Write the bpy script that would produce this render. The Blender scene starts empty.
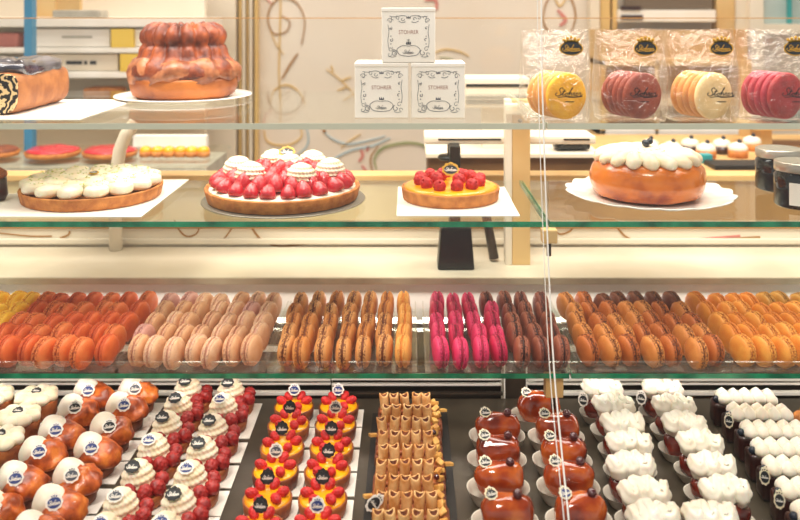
import bpy, bmesh, math, random
from mathutils import Vector, Matrix, Euler, noise
PI = math.pi
rnd = random.Random(7)
SC = bpy.context.scene
COL = SC.collection

# ------------------------------------------------------------------ camera
EYE, F, CX, HY = 1.60, 840.0, 408.0, 10.0
cam = bpy.data.cameras.new('camera'); camo = bpy.data.objects.new('camera', cam); COL.objects.link(camo)
camo.location = (0, 0, EYE); camo.rotation_euler = (PI/2, 0, 0)
cam.sensor_width = 36; cam.lens = F/800*36
cam.shift_x = (400-CX)/800; cam.shift_y = -(260-HY)/800
cam.dof.use_dof = True; cam.dof.focus_distance = 1.24; cam.dof.aperture_fstop = 4.5
SC.camera = camo
def WX(px, Y): return (px-CX)*Y/F
def WZ(py, Y): return EYE-(py-HY)*Y/F

# ------------------------------------------------------------------ materials
def lin(h):
    h = h.lstrip('#'); r = []
    for i in (0, 2, 4):
        c = int(h[i:i+2], 16)/255
        r.append(c/12.92 if c <= .04045 else ((c+.055)/1.055)**2.4)
    return (*r, 1)
MATS = {}
def mat(name, c, rough=.6, c2=None, ns=60, bump=0, bs=120, metal=0, coat=0, sss=0, emit=0, lo=.35, hi=.65, spec=.5, c3=None):
    if name in MATS: return MATS[name]
    m = bpy.data.materials.new(name); m.use_nodes = True; N = m.node_tree.nodes; L = m.node_tree.links
    b = N['Principled BSDF']; b.inputs['Roughness'].default_value = rough; b.inputs['Metallic'].default_value = metal
    b.inputs['Coat Weight'].default_value = coat; b.inputs['Coat Roughness'].default_value = .08
    b.inputs['Specular IOR Level'].default_value = spec
    if sss:
        b.inputs['Subsurface Weight'].default_value = sss; b.inputs['Subsurface Scale'].default_value = .006
    tc = N.new('ShaderNodeTexCoord'); oi = N.new('ShaderNodeObjectInfo')
    ad = N.new('ShaderNodeVectorMath'); ad.operation = 'ADD'
    L.new(tc.outputs['Object'], ad.inputs[0])
    sc = N.new('ShaderNodeVectorMath'); sc.operation = 'SCALE'; sc.inputs[3].default_value = 1
    cmb = N.new('ShaderNodeCombineXYZ'); L.new(oi.outputs['Random'], cmb.inputs[0]); L.new(oi.outputs['Random'], cmb.inputs[1])
    L.new(cmb.outputs[0], ad.inputs[1])
    if c2:
        n = N.new('ShaderNodeTexNoise'); n.inputs['Scale'].default_value = ns; n.inputs['Detail'].default_value = 4
        L.new(ad.outputs[0], n.inputs['Vector'])
        r = N.new('ShaderNodeValToRGB'); r.color_ramp.elements[0].position = lo; r.color_ramp.elements[1].position = hi
        r.color_ramp.elements[0].color = lin(c); r.color_ramp.elements[1].color = lin(c2)
        if c3:
            e = r.color_ramp.elements.new((lo+hi)/2); e.color = lin(c3)
        L.new(n.outputs['Fac'], r.inputs[0]); L.new(r.outputs[0], b.inputs['Base Color'])
    else:
        b.inputs['Base Color'].default_value = lin(c)
    if bump:
        n = N.new('ShaderNodeTexNoise'); n.inputs['Scale'].default_value = bs; n.inputs['Detail'].default_value = 3
        L.new(ad.outputs[0], n.inputs['Vector'])
        bp = N.new('ShaderNodeBump'); bp.inputs['Strength'].default_value = bump; bp.inputs['Distance'].default_value = .002
        L.new(n.outputs['Fac'], bp.inputs['Height']); L.new(bp.outputs[0], b.inputs['Normal'])
    if emit:
        b.inputs['Emission Color'].default_value = lin(c); b.inputs['Emission Strength'].default_value = emit
    MATS[name] = m; return m
def glass(name, tint, rough=0.0, f0=.04, milky=0.0, fmax=.9, bump=0):
    m = bpy.data.materials.new(name); m.use_nodes = True; N = m.node_tree.nodes; L = m.node_tree.links
    for n in list(N):
        if n.type != 'OUTPUT_MATERIAL': N.remove(n)
    out = [n for n in N if n.type == 'OUTPUT_MATERIAL'][0]
    g = N.new('ShaderNodeNewGeometry'); d = N.new('ShaderNodeVectorMath'); d.operation = 'DOT_PRODUCT'
    L.new(g.outputs['Normal'], d.inputs[0]); L.new(g.outputs['Incoming'], d.inputs[1])
    a = N.new('ShaderNodeMath'); a.operation = 'ABSOLUTE'; L.new(d.outputs['Value'], a.inputs[0])
    s = N.new('ShaderNodeMath'); s.operation = 'SUBTRACT'; s.inputs[0].default_value = 1; L.new(a.outputs[0], s.inputs[1])
    p = N.new('ShaderNodeMath'); p.operation = 'POWER'; p.inputs[1].default_value = 5; L.new(s.outputs[0], p.inputs[0])
    k = N.new('ShaderNodeMath'); k.operation = 'MULTIPLY_ADD'; k.inputs[1].default_value = fmax-f0; k.inputs[2].default_value = f0; L.new(p.outputs[0], k.inputs[0])
    t = N.new('ShaderNodeBsdfTransparent'); t.inputs[0].default_value = lin(tint)
    gl = N.new('ShaderNodeBsdfGlossy'); gl.inputs['Roughness'].default_value = rough; gl.inputs[0].default_value = (1, 1, 1, 1)
    mx = N.new('ShaderNodeMixShader'); L.new(k.outputs[0], mx.inputs[0]); L.new(t.outputs[0], mx.inputs[1]); L.new(gl.outputs[0], mx.inputs[2])
    last = mx
    if bump:
        tc = N.new('ShaderNodeTexCoord'); n = N.new('ShaderNodeTexNoise'); n.inputs['Scale'].default_value = 42; n.inputs['Detail'].default_value = 3
        n.inputs['Distortion'].default_value = 1.5; L.new(tc.outputs['Object'], n.inputs['Vector'])
        bp = N.new('ShaderNodeBump'); bp.inputs['Strength'].default_value = bump; bp.inputs['Distance'].default_value = .01
        L.new(n.outputs['Fac'], bp.inputs['Height']); L.new(bp.outputs[0], gl.inputs['Normal'])
    if milky:
        df = N.new('ShaderNodeBsdfDiffuse'); df.inputs[0].default_value = (.95, .93, .9, 1)
        m2 = N.new('ShaderNodeMixShader'); m2.inputs[0].default_value = milky
        L.new(last.outputs[0], m2.inputs[1]); L.new(df.outputs[0], m2.inputs[2]); last = m2
    L.new(last.outputs[0], out.inputs[0]); MATS[name] = m; return m

M = {}
M['clear'] = glass('clear_glass', '#fefefd', f0=.018)
M['shelf_glass'] = glass('shelf_glass', '#fbfdfb', f0=.03, fmax=.5)
M['acrylic'] = glass('acrylic', '#fbfbf8', f0=.05, fmax=.6, milky=.03)
M['film'] = glass('cellophane', '#fdfcfa', rough=.05, f0=.06, fmax=.9, milky=.01, bump=1.0)
M['edge'] = mat('green_glass_edge', '#1e9468', .15, c2='#0c5a40', ns=30, coat=.3)
M['edge_pale'] = mat('pale_glass_edge', '#c9cdbb', .12, coat=.3)
M['edge_white'] = mat('bright_glass_edge', '#f4f2ec', .15, coat=.5)
M['gold_wood'] = mat('gold_wood', '#cda264', .45, c2='#dab87e', ns=8, bump=.1)
M['cream_paint'] = mat('cream_paint', '#ebe0cd', .5, c2='#e2d5bf', ns=3, bump=.03)
M['stone'] = mat('cream_stone', '#e0d4c0', .35, c2='#d6c8b0', ns=6, bump=.02)
M['stone_edge'] = mat('stone_edge', '#cdbfa4', .5, c2='#b9aa8e', ns=20)
M['white'] = mat('white_card', '#f5f0e8', .6, c2='#efe8dc', ns=10)
M['silver'] = mat('silver_card', '#8d877b', .3, metal=.6)
M['steel'] = mat('steel', '#f6f0e6', .3, c2='#fffaf0', ns=4, metal=.1)
M['darksteel'] = mat('dark_steel', '#5a4c40', .35, c2='#3b322c', ns=9, metal=.6)
M['deck'] = mat('deck_metal', '#584e40', .38, c2='#463d30', ns=14, metal=.45)
M['black'] = mat('black_plastic', '#14130f', .35)
M['black_card'] = mat('black_card', '#1d1915', .55)
M['ink'] = mat('black_ink', '#22242a', .5)
M['blueink'] = mat('blue_ink', '#26397a', .45)
M['blueline'] = mat('blue_grey_ink', '#4a505c', .6)
M['goldink'] = mat('gold_ink', '#d9a429', .4)
M['redink'] = mat('faded_red_ink', '#a5766a', .6)
M['crust'] = mat('tart_crust', '#d48a42', .65, c2='#ae642a', ns=60, bump=.5, bs=300)
M['crust_dark'] = mat('dark_crust', '#8c4a26', .5, c2='#642c18', ns=60, bump=.5, bs=300)  # also serves as painted shade inside the wafer rolls
M['crust_mid'] = mat('brown_crust', '#b0632d', .55, c2='#874220', ns=60, bump=.5, bs=300)
M['cream'] = mat('whipped_cream', '#f3ebdd', .45, c2='#e9dec9', ns=40, sss=.15, bump=.15, bs=100)
M['cream_ivory'] = mat('ivory_cream', '#f6ecd6', .4, c2='#eedcb8', ns=50, sss=.15, bump=.15, bs=100)
M['choux'] = mat('glazed_choux', '#dd7b2c', .35, c2='#863410', ns=60, bump=.6, bs=120, coat=.2, c3='#bd561c')
M['savarin'] = mat('savarin_cake', '#df7c22', .25, c2='#9a3c0e', ns=22, bump=.3, bs=120, coat=.5, c3='#d4701e')
M['kugel'] = mat('kugelhopf_crust', '#a9521f', .45, c2='#4c1908', ns=35, bump=.5, bs=110, c3='#7c3413')
M['kugel_base'] = mat('kugelhopf_foot', '#c4722a', .45, c2='#7c3a14', ns=14, bump=.3, bs=160)
M['sugar'] = mat('sugar_glaze', '#b8764e', .3, c2='#6e3014', ns=45, bump=.4, bs=90)
M['baba'] = mat('glazed_baba', '#cf6a22', .12, c2='#64190a', ns=30, bump=.25, bs=90, coat=1, c3='#a23c12', lo=.3, hi=.7)
M['cherry'] = mat('dark_cherry', '#4a0a10', .08, coat=1)
M['rasp'] = mat('raspberry', '#dc2a26', .5, c2='#b8161c', ns=140, bump=.3, bs=500)
M['rasp_dark'] = mat('dark_raspberry', '#b42420', .45, c2='#861214', ns=140, bump=.3, bs=500, coat=.1)
M['rasp_in'] = mat('raspberry_hollow', '#8c0c18', .6)
M['berry'] = mat('strawberry', '#c01c2a', .25, c2='#dc4a52', ns=90, bump=.4, bs=350, coat=.5, lo=.5, hi=.8)
M['yellow'] = mat('yellow_custard', '#fdb608', .25, c2='#f5a006', ns=20, coat=.4)
M['cup'] = mat('white_paper_cup', '#cdc5b6', .5, c2='#dcd4c6', ns=20)
M['choc'] = mat('dark_chocolate', '#3c1711', .3, c2='#260c09', ns=40, bump=.2, coat=.3)
M['choccream'] = mat('baba_body', '#7a2614', .2, c2='#4a120c', ns=40, coat=.6)
M['blueberry'] = mat('blueberry', '#18202e', .4)
M['roll'] = mat('rolled_wafer', '#c78440', .6, c2='#ecc084', ns=60, bump=.3, bs=240)
M['wafer'] = mat('wafer_bit', '#e8b862', .6, c2='#c9883c', ns=80, bump=.4)
M['zest'] = mat('lime_zest', '#a3b22e', .5)
M['plate'] = mat('white_porcelain', '#f6f2ec', .25, coat=.4)
M['lid'] = mat('jar_lid', '#b9b2a8', .3, metal=.8)
M['jar'] = mat('jar_contents', '#080c14', .12, coat=.3)
M['navy_wrap'] = mat('dark_glaze', '#4a4a58', .18, c2='#22222c', ns=25, bump=.3, bs=40, coat=.7)
M['loaf'] = mat('loaf_side', '#ac6e3a', .6, c2='#8a5026', ns=40, bump=.5, bs=160)
M['panel'] = mat('painted_panel', '#eadfd0', .5, c2='#e2d4c2', ns=2)
M['gold'] = mat('gold_paint', '#d9b673', .45)
M['paleblue'] = mat('pale_blue_paint', '#a9bdc4', .6)
M['sage'] = mat('sage_paint', '#8f9668', .6, c2='#a9a77c', ns=12)
M['rose'] = mat('rose_paint', '#cf7f74', .6)
M['bronze'] = mat('bronze_line', '#a5763c', .5)
M['blue'] = mat('blue_post', '#3f86ad', .4)
M['yellow_tag'] = mat('yellow_tag', '#e6c24d', .6)
M['teal'] = mat('teal_paint', '#2f9a9c', .5)
M['brownwood'] = mat('brown_wood', '#7d5936', .5, c2='#674728', ns=8)
M['winglass'] = mat('far_window', '#9fb4b0', .2, c2='#dce4de', ns=2)
M['darkwin'] = mat('dark_window', '#6e5d4a', .3)
M['floor'] = mat('floor_tile', '#cbb998', .4, c2='#b9a682', ns=4)
M['grey'] = mat('grey_panel', '#b5b0a2', .5, c2='#a29c8d', ns=30)
# marbled loaf face
def marble():
    m = bpy.data.materials.new('marbled_crumb'); m.use_nodes = True; N = m.node_tree.nodes; L = m.node_tree.links; b = N['Principled BSDF']
    tc = N.new('ShaderNodeTexCoord'); w = N.new('ShaderNodeTexWave'); w.inputs['Scale'].default_value = 22; w.inputs['Distortion'].default_value = 14
    w.inputs['Detail'].default_value = 3; w.inputs['Detail Scale'].default_value = 2.0
    L.new(tc.outputs['Object'], w.inputs['Vector']); r = N.new('ShaderNodeValToRGB')
    r.color_ramp.elements[0].position = .5; r.color_ramp.elements[0].color = lin('#1a1412'); r.color_ramp.elements[1].position = .72; r.color_ramp.elements[1].color = lin('#e0c08c')
    L.new(w.outputs['Fac'], r.inputs[0]); L.new(r.outputs[0], b.inputs['Base Color']); b.inputs['Roughness'].default_value = .8
    return m
M['marble'] = marble()

# ------------------------------------------------------------------ geometry
class Geo:
    def __init__(s): s.v = []; s.f = []; s.mi = []; s.sm = []
    def add(s, g, m=None, mi=None):
        o = len(s.v); s.v += [(m @ Vector(p)) if m is not None else Vector(p) for p in g.v]
        for f, i, k in zip(g.f, g.mi, g.sm):
            s.f.append([a+o for a in f]); s.mi.append(i if mi is None else mi); s.sm.append(k)
        return s
    def face(s, idx, mi=0, sm=True): s.f.append(list(idx)); s.mi.append(mi); s.sm.append(sm)
    def disp(s, amp, fr, seed=0):
        # push vertices by smooth noise along their direction from the centre line
        out = []
        for p in s.v:
            q = Vector(p); n = noise.noise_vector(q*fr+Vector((seed*3.1, seed*1.7, seed*.9)))
            out.append(q+n*amp)
        s.v = out; return s
    def mesh(s, name, *mats):
        me = bpy.data.meshes.new(name); me.from_pydata([tuple(p) for p in s.v], [], s.f)
        for m in mats: me.materials.append(M[m] if isinstance(m, str) else m)
        me.polygons.foreach_set('material_index', s.mi); me.polygons.foreach_set('use_smooth', s.sm)
        bm = bmesh.new(); bm.from_mesh(me); bmesh.ops.recalc_face_normals(bm, faces=bm.faces); bm.to_mesh(me); bm.free()
        me.update(); return me
def T(x=0, y=0, z=0): return Matrix.Translation((x, y, z))
def R(x=0, y=0, z=0): return Euler((x, y, z)).to_matrix().to_4x4()
def S(x, y=None, z=None): return Matrix.Diagonal((x, x if y is None else y, x if z is None else z, 1))
def lathe(prof, n=28, fn=None, sm=True):
    g = Geo(); rings = []
    for (r, z) in prof:
        if r <= 1e-7:
            p = (0, 0, z)
            if fn: p = (0, 0, fn(0, 0, z)[1])
            g.v.append(Vector(p)); rings.append([len(g.v)-1]); continue
        ring = []
        for i in range(n):
            a = 2*PI*i/n; rr, zz = fn(a, r, z) if fn else (r, z)
            g.v.append(Vector((rr*math.cos(a), rr*math.sin(a), zz))); ring.append(len(g.v)-1)
        rings.append(ring)
    for A, B in zip(rings, rings[1:]):
        if len(A) == 1 and len(B) == 1: continue
        for i in range(n):
            j = (i+1) % n
            if len(A) == 1: g.face((A[0], B[j], B[i]), sm=sm)
            elif len(B) == 1: g.face((A[i], A[j], B[0]), sm=sm)
            else: g.face((A[i], A[j], B[j], B[i]), sm=sm)
    return g
def ball(r=1, n=16, m=10, sx=1, sy=1, sz=1, fn=None):
    pr = [(r*math.sin(PI*i/m), -r*math.cos(PI*i/m)) for i in range(m+1)]; pr[0] = (0, -r); pr[-1] = (0, r)
    g = lathe(pr, n, fn); g.v = [Vector((p[0]*sx, p[1]*sy, p[2]*sz)) for p in g.v]; return g
def box(sx, sy, sz, bev=0, seg=2, sm=False):
    bm = bmesh.new(); bmesh.ops.create_cube(bm, size=1, matrix=S(sx, sy, sz))
    if bev: bmesh.ops.bevel(bm, geom=list(bm.edges), offset=bev, segments=seg, affect='EDGES', profile=.6)
    g = Geo(); bm.verts.index_update(); g.v = [v.co.copy() for v in bm.verts]
    for f in bm.faces: g.face([v.index for v in f.verts], sm=sm)
    bm.free(); return g
def tube(pts, rad, n=8, caps=True):
    pts = [Vector(p) for p in pts]; g = Geo(); k = len(pts); up = Vector((0, 0, 1)); rings = []
    t0 = (pts[1]-pts[0]).normalized(); nrm = t0.cross(up)
    if nrm.length < 1e-3: nrm = t0.cross(Vector((1, 0, 0)))
    nrm.normalize()
    for i, p in enumerate(pts):
        t = (pts[min(i+1, k-1)]-pts[max(i-1, 0)]).normalized(); nrm = (nrm-t*nrm.dot(t)).normalized(); b = t.cross(nrm)
        r = rad[i] if isinstance(rad, (list, tuple)) else rad
        rings.append(len(g.v))
        for j in range(n):
            a = 2*PI*j/n; g.v.append(p+nrm*(r*math.cos(a))+b*(r*math.sin(a)))
    for A, B in zip(rings, rings[1:]):
        for j in range(n): g.face((A+j, A+(j+1) % n, B+(j+1) % n, B+j))
    if caps:
        g.face([rings[0]+j for j in range(n)]); g.face([rings[-1]+j for j in range(n)][::-1])
    return g
def prism(poly, th, sm=False):
    # polygon in XZ, front at y=0 facing -Y, thickness towards +Y
    g = Geo(); n = len(poly)
    g.v = [Vector((x, 0, z)) for x, z in poly]+[Vector((x, th, z)) for x, z in poly]
    g.face(range(n), sm=False); g.face(range(2*n-1, n-1, -1), sm=False)
    for i in range(n):
        j = (i+1) % n; g.face((i, j, n+j, n+i), sm=sm)
    return g
def ribbon(pts, w, th=.0004):
    # flat stroke in XZ facing -Y
    g = Geo(); k = len(pts); P = [Vector((p[0], p[1])) for p in pts]
    for i in range(k):
        t = P[min(i+1, k-1)]-P[max(i-1, 0)]
        if t.length < 1e-9: t = Vector((1, 0))
        t.normalize(); nn = Vector((-t.y, t.x)); ww = (w[i] if isinstance(w, (list, tuple)) else w)/2
        a = P[i]+nn*ww; b = P[i]-nn*ww
        g.v += [Vector((a.x, 0, a.y)), Vector((b.x, 0, b.y)), Vector((a.x, th, a.y)), Vector((b.x, th, b.y))]
    for i in range(k-1):
        o = 4*i; q = o+4
        g.face((o, o+1, q+1, q), sm=False); g.face((o+2, q+2, q+3, o+3), sm=False); g.face((o, q, q+2, o+2), sm=False); g.face((o+1, o+3, q+3, q+1), sm=False)
    g.face((0, 2, 3, 1), sm=False); o = 4*(k-1); g.face((o, o+1, o+3, o+2), sm=False)
    return g
def smoothpts(pts, sub=5):
    out = []; n = len(pts)
    for i in range(n-1):
        p0 = pts[max(i-1, 0)]; p1 = pts[i]; p2 = pts[i+1]; p3 = pts[min(i+2, n-1)]
        for s in range(sub):
            t = s/sub; q = []
            for a in range(len(p1)):
                q.append(.5*(2*p1[a]+(p2[a]-p0[a])*t+(2*p0[a]-5*p1[a]+4*p2[a]-p3[a])*t*t+(3*p1[a]-p0[a]-3*p2[a]+p3[a])*t**3))
            out.append(tuple(q))
    out.append(tuple(pts[-1])); return out
def spiral(cx, cz, r0, r1, a0, a1, n=26):
    return [(cx+(r0+(r1-r0)*i/n)*math.cos(a0+(a1-a0)*i/n), cz+(r0+(r1-r0)*i/n)*math.sin(a0+(a1-a0)*i/n)) for i in range(n+1)]
_txt = {}
def text_geo(s, size=1, ext=.0):
    c = bpy.data.curves.new('t', 'FONT'); c.body = s; c.size = size; c.align_x = 'CENTER'; c.align_y = 'CENTER'; c.extrude = ext; c.resolution_u = 3
    o = bpy.data.objects.new('t', c); COL.objects.link(o); dg = bpy.context.evaluated_depsgraph_get(); me = o.evaluated_get(dg).to_mesh()
    g = Geo(); g.v = [Vector((v.co.x, -v.co.z, v.co.y)) for v in me.vertices]
    for p in me.polygons: g.face(list(p.vertices), sm=False)
    o.evaluated_get(dg).to_mesh_clear(); bpy.data.objects.remove(o); bpy.data.curves.remove(c); return g
# handwritten word, unit height ~1, lies in XZ
SCRIPT = [
 [(.62,.78),(.5,1.0),(.3,.98),(.2,.8),(.3,.6),(.45,.42),(.4,.15),(.15,.05),(-.1,.15),(-.15,.35),(0,.42)],
 [(.4,.12),(.62,.3),(.82,.85),(.7,.3),(.74,.1),(.95,.25),(1.12,.42),(1.0,.25),(1.05,.08),(1.2,.1),(1.28,.3),(1.16,.42),(1.3,.36),(1.45,.5),(1.68,.95),(1.62,1.0),(1.5,.5),(1.42,.08),(1.6,.42),(1.72,.38),(1.72,.12),(1.88,.2),(1.98,.45),(2.08,.4),(2.06,.15),(2.15,.1),(2.35,.3),(2.42,.42),(2.3,.38),(2.28,.15),(2.42,.08),(2.6,.3),(2.68,.44),(2.8,.4),(2.76,.15),(2.9,.1),(3.05,.25)],
 [(.58,.58),(1.0,.62)],
 [(.2,-.12),(1.2,-.02),(2.2,-.05),(3.1,.02),(2.3,-.1),(1.4,-.12)]]
def script_geo(h, w=.07, shear=.25, sub=4):
    g = Geo()
    for st in SCRIPT:
        p = [((x-1.5+shear*z)*h, (z-.4)*h) for x, z in smoothpts(st, sub)]
        g.add(ribbon(p, w*h, .0002))
    return g

# ------------------------------------------------------------------ objects
def tag(o, label=None, cat=None, group=None, kind=None):
    if label: o['label'] = label
    if cat: o['category'] = cat
    if group: o['group'] = group
    if kind: o['kind'] = kind
    return o
def P(name, me, m=None, ch=(), label=None, kind=None): return dict(n=name, me=me, m=m or Matrix(), ch=list(ch), label=label, kind=kind)
def _mk(p, parent):
    o = bpy.data.objects.new(p['n'], p['me']); COL.objects.link(o); o.parent = parent; o.matrix_local = p['m']
    if p['label']: o['label'] = p['label']
    if p['kind']: o['kind'] = p['kind']
    for c in p['ch']: _mk(c, o)
    return o
def place(name, kit, loc, label, cat, group=None, rot=(0, 0, 0), s=1, kind=None):
    o = bpy.data.objects.new(name, None); o.empty_display_size = .01; COL.objects.link(o)
    o.location = loc; o.rotation_euler = rot; o.scale = (s, s, s) if not isinstance(s, tuple) else s
    tag(o, label, cat, group, kind)
    for p in kit: _mk(p, o)
    return o
def solo(name, me, loc=(0, 0, 0), label=None, cat=None, group=None, rot=(0, 0, 0), kind=None, s=1):
    o = bpy.data.objects.new(name, me); COL.objects.link(o); o.location = loc; o.rotation_euler = rot; o.scale = (s, s, s) if not isinstance(s, tuple) else s
    return tag(o, label, cat, group, kind)
def slab(name, x0, x1, y0, y1, z0, z1, m, bev=0, **k):
    me = box(x1-x0, y1-y0, z1-z0, bev).mesh(name, m)
    return solo(name, me, ((x0+x1)/2, (y0+y1)/2, (z0+z1)/2), **k)
def slabP(name, x0, x1, y0, y1, z0, z1, m, bev=0, org=(0, 0, 0), ch=(), label=None):
    me = box(x1-x0, y1-y0, z1-z0, bev).mesh(name, m)
    return P(name, me, T((x0+x1)/2-org[0], (y0+y1)/2-org[1], (z0+z1)/2-org[2]), ch, label)
ORD = ['front', 'second', 'third', 'fourth', 'fifth', 'sixth', 'seventh', 'eighth', 'ninth', 'tenth']
NTH = ['first', 'second', 'third', 'fourth', 'fifth', 'sixth', 'seventh', 'eighth', 'ninth', 'tenth']

# ================================================================== SETTING
Z_DECK, Z_MAC, Z_MID, Z_TOP = .96, 1.076, 1.29, 1.432
slab('floor', -3.2, 3.2, -1, 4.6, -.05, 0, 'floor', kind='structure')
YB = 3.0
slab('wall_back', -3.2, 3.2, YB+.05, YB+.15, 0, 3.2, 'panel', kind='structure')
slab('wall_left', -3.2, -3.1, 1.2, YB+.15, 0, 3.2, 'cream_paint', kind='structure')
slab('wall_right', 3.1, 3.2, 1.2, YB+.15, 0, 3.2, 'cream_paint', kind='structure')
slab('ceiling', -3.2, 3.2, 1.6, YB+.15, 3.2, 3.3, 'cream_paint', kind='structure')
def bgbox(name, px0, px1, py0, py1, Y, d, m, bev=0):   # world slab from where its front face appears
    return (WX(px0, Y), WX(px1, Y), Y, Y+d, WZ(py1, Y), WZ(py0, Y), m, bev)
def bgslab(name, px0, px1, py0, py1, Y, d, m, bev=0, **k): return slab(name, *bgbox(name, px0, px1, py0, py1, Y, d, m, bev), **k)
def bgP(name, px0, px1, py0, py1, Y, d, m, bev=0, ch=(), label=None): return slabP(name, *bgbox(name, px0, px1, py0, py1, Y, d, m, bev), ch=ch, label=label)
# gilded door casing / pilasters as trim
tn = 0
for (a, b, m, d) in [(206, 236, 'cream_paint', .06), (238, 241, 'gold', .04), (242, 245, 'cream_paint', .05), (246, 248, 'gold', .04), (249, 252, 'cream_paint', .05), (254, 257, 'gold', .045),
                     (590, 600, 'cream_paint', .05), (601, 611, 'gold', .04), (613, 618, 'gold', .045), (716, 734, 'gold_wood', .06), (735, 749, 'cream_paint', .05)]:
    tn += 1
    slab('trim_%d' % tn, WX(a, YB), WX(b, YB), YB+.05-d, YB+.05, .9, 3.1, m, .004, kind='structure')
# painted scrolls on the back wall
def mural(name, strokes, label, group=None):
    kit = []
    for (pts, w, m) in strokes:
        q = [((px-CX)*YB/F, -(py-HY)*YB/F) for px, py in smoothpts(pts, 6)]
        kit.append(P('painted_line', ribbon(q, [w*.62*YB/F*(.55+.45*math.sin(PI*k_/(len(q)-1))) for k_ in range(len(q))], .004).mesh('painted_line', m)))
    return place(name, kit, (0, YB+.0461, EYE), label, 'wall decoration', group)
mural('painted_scroll', [
    ([(279, 0-30), (278, 30), (277, 70), (278, 100)], 3, 'gold'),
    ([(300, 45), (303, 20), (294, 2), (278, -2), (268, 8), (266, 22), (272, 34), (284, 32), (288, 22), (280, 16)], 2.6, 'bronze'),
    ([(268, 30), (274, 45), (282, 55)], 2, 'gold'),
    ([(296, 54), (288, 66), (280, 80)], 4, 'bronze'),
    ([(268, 104), (272, 92), (284, 86), (296, 92), (304, 106)], 3, 'gold'),
    ([(258, -25), (262, -5), (270, 4)], 2, 'rose')], 'gold and bronze painted scroll beside the gilded door casing')
mural('painted_twig', [
    ([(325, 70), (338, 80), (350, 92), (356, 104)], 2.2, 'gold'), ([(332, 74), (330, 66)], 3, 'gold'), ([(340, 82), (350, 78)], 3, 'gold'),
    ([(346, 88), (336, 92)], 3, 'gold'), ([(352, 96), (342, 102)], 3, 'gold')], 'small gold painted twig left of the printed boxes')
mural('painted_vine', [
    ([(304, 126), (307, 140), (304, 150), (296, 156)], 3, 'paleblue'),
    ([(262, 132), (264, 142), (274, 147), (290, 146), (300, 138), (298, 128)], 3, 'gold'),
    ([(323, 133), (330, 140), (345, 146), (362, 144), (385, 138)], 3, 'paleblue'),
    ([(320, 172), (335, 160), (352, 152), (372, 148), (390, 140)], 3.5, 'paleblue'),
    ([(340, 150), (350, 142), (360, 136)], 2, 'gold'),
    ([(376, 172), (374, 162), (380, 152), (392, 147), (410, 145), (424, 148), (430, 158)], 5, 'sage'),
    ([(372, 176), (370, 160), (378, 148)], 2.5, 'bronze'), ([(360, 152), (362, 158), (358, 164)], 5, 'rose'), ([(368, 148), (366, 154)], 4, 'rose'),
    ([(361, 168), (366, 174)], 4, 'rose'), ([(322, 131), (324, 135)], 5, 'bronze')], 'pale blue and sage painted vine with roses behind the strawberry tart')
mural('painted_medallion', [
    ([(545, 18), (548, 4), (556, -8), (568, -8), (576, 4), (578, 18), (574, 32)], 3, 'bronze'),
    ([(545, 18), (548, 28), (556, 34)], 3, 'bronze'), ([(560, 10), (568, 20), (562, 26)], 6, 'rose'), ([(556, -6), (562, 6), (570, -4)], 3, 'gold')],
    'oval painted medallion with pink flower above the yellow biscuit bag')
mural('painted_garland', [([(432, 55), (445, 50), (460, 52), (470, 57)], 3, 'gold'), ([(425, 0), (436, 0), (437, 10)], 5, 'rose'), ([(440, 58), (455, 60)], 2, 'sage')],
    'faint painted garland right of the topmost printed box')

# ---- low parapet, ledge, back panel of the case
YP = 1.70
LEDGE_Z, LY0 = 1.123, 1.50
slab('wall_parapet', -1.3, 1.3, YP, YP+.03, 0, 1.255, 'cream_paint', kind='structure')
slab('trim_20', -1.3, 1.3, YP-.012, YP+.04, 1.255, 1.268, 'gold_wood', .003, kind='structure')
slab('trim_24', -1.3, WX(540, YP), YP-.006, YP, 1.176, 1.254, mat('pale_gold_reflection', '#e6d3a8', .5, c2='#dcc796', ns=6), kind='structure')  # added band; gold reflection of the shelf glass put into its colour
slab('trim_25', WX(548, YP), 1.3, YP-.006, YP, 1.176, 1.254, mat('brown_gold_reflection', '#b98c54', .5, c2='#a37742', ns=6), kind='structure')  # added likewise, painted with the browner reflection of the right-hand glass
slab('trim_21', -1.3, 1.3, YP-.008, YP, LEDGE_Z+.004, LEDGE_Z+.016, 'cream_paint', .003, kind='structure')
slab('trim_22', -1.3, 1.3, YP-.004, YP, 1.158, 1.162, 'bronze', .001, kind='structure')
gk = []
def onpar(pts, w, mi):
    q = [((px-CX)*YP/F, -(py-HY)*YP/F) for px, py in smoothpts(pts, 6)]
    gk.append(P('painted_line', ribbon(q, w*YP/F, .0015).mesh('painted_line', ['bronze', 'rose'][mi])))
onpar([(174, 218), (178, 228), (186, 236), (196, 234), (200, 226)], 1.5, 0)
onpar([(252, 228), (262, 240), (280, 246), (310, 243)], 2, 0)
onpar([(206, 243), (222, 240), (232, 228)], 1.6, 0); onpar([(60, 238), (68, 235), (70, 231)], 1.8, 0)
onpar([(552, 228), (560, 234), (570, 231), (573, 226)], 1.6, 0); onpar([(616, 226), (628, 238), (650, 241), (700, 240), (760, 237)], 2, 0)
onpar([(690, 240), (715, 238), (740, 236)], 2.5, 1); onpar([(330, 243), (345, 240), (358, 243)], 2, 1); onpar([(0, 233), (30, 236), (52, 236)], 1.2, 0)
place('painted_scroll', gk, (0, YP-.0014, EYE), 'thin bronze scrollwork painted along the low cream wall under the glass shelf', 'wall decoration')
slab('ledge', -1.3, 1.3, LY0, YP-.008, LEDGE_Z-.012, LEDGE_Z, 'stone', .002, label='long cream stone ledge behind the macaron shelf', cat='ledge')
slab('trim_23', -1.3, 1.3, LY0-.003, LY0, LEDGE_Z-.012, LEDGE_Z-.001, 'stone_edge', kind='structure')
slab('wall_case_back', -1.3, 1.3, LY0+.01, LY0+.02, .9, LEDGE_Z-.012, 'white', kind='structure')

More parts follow.
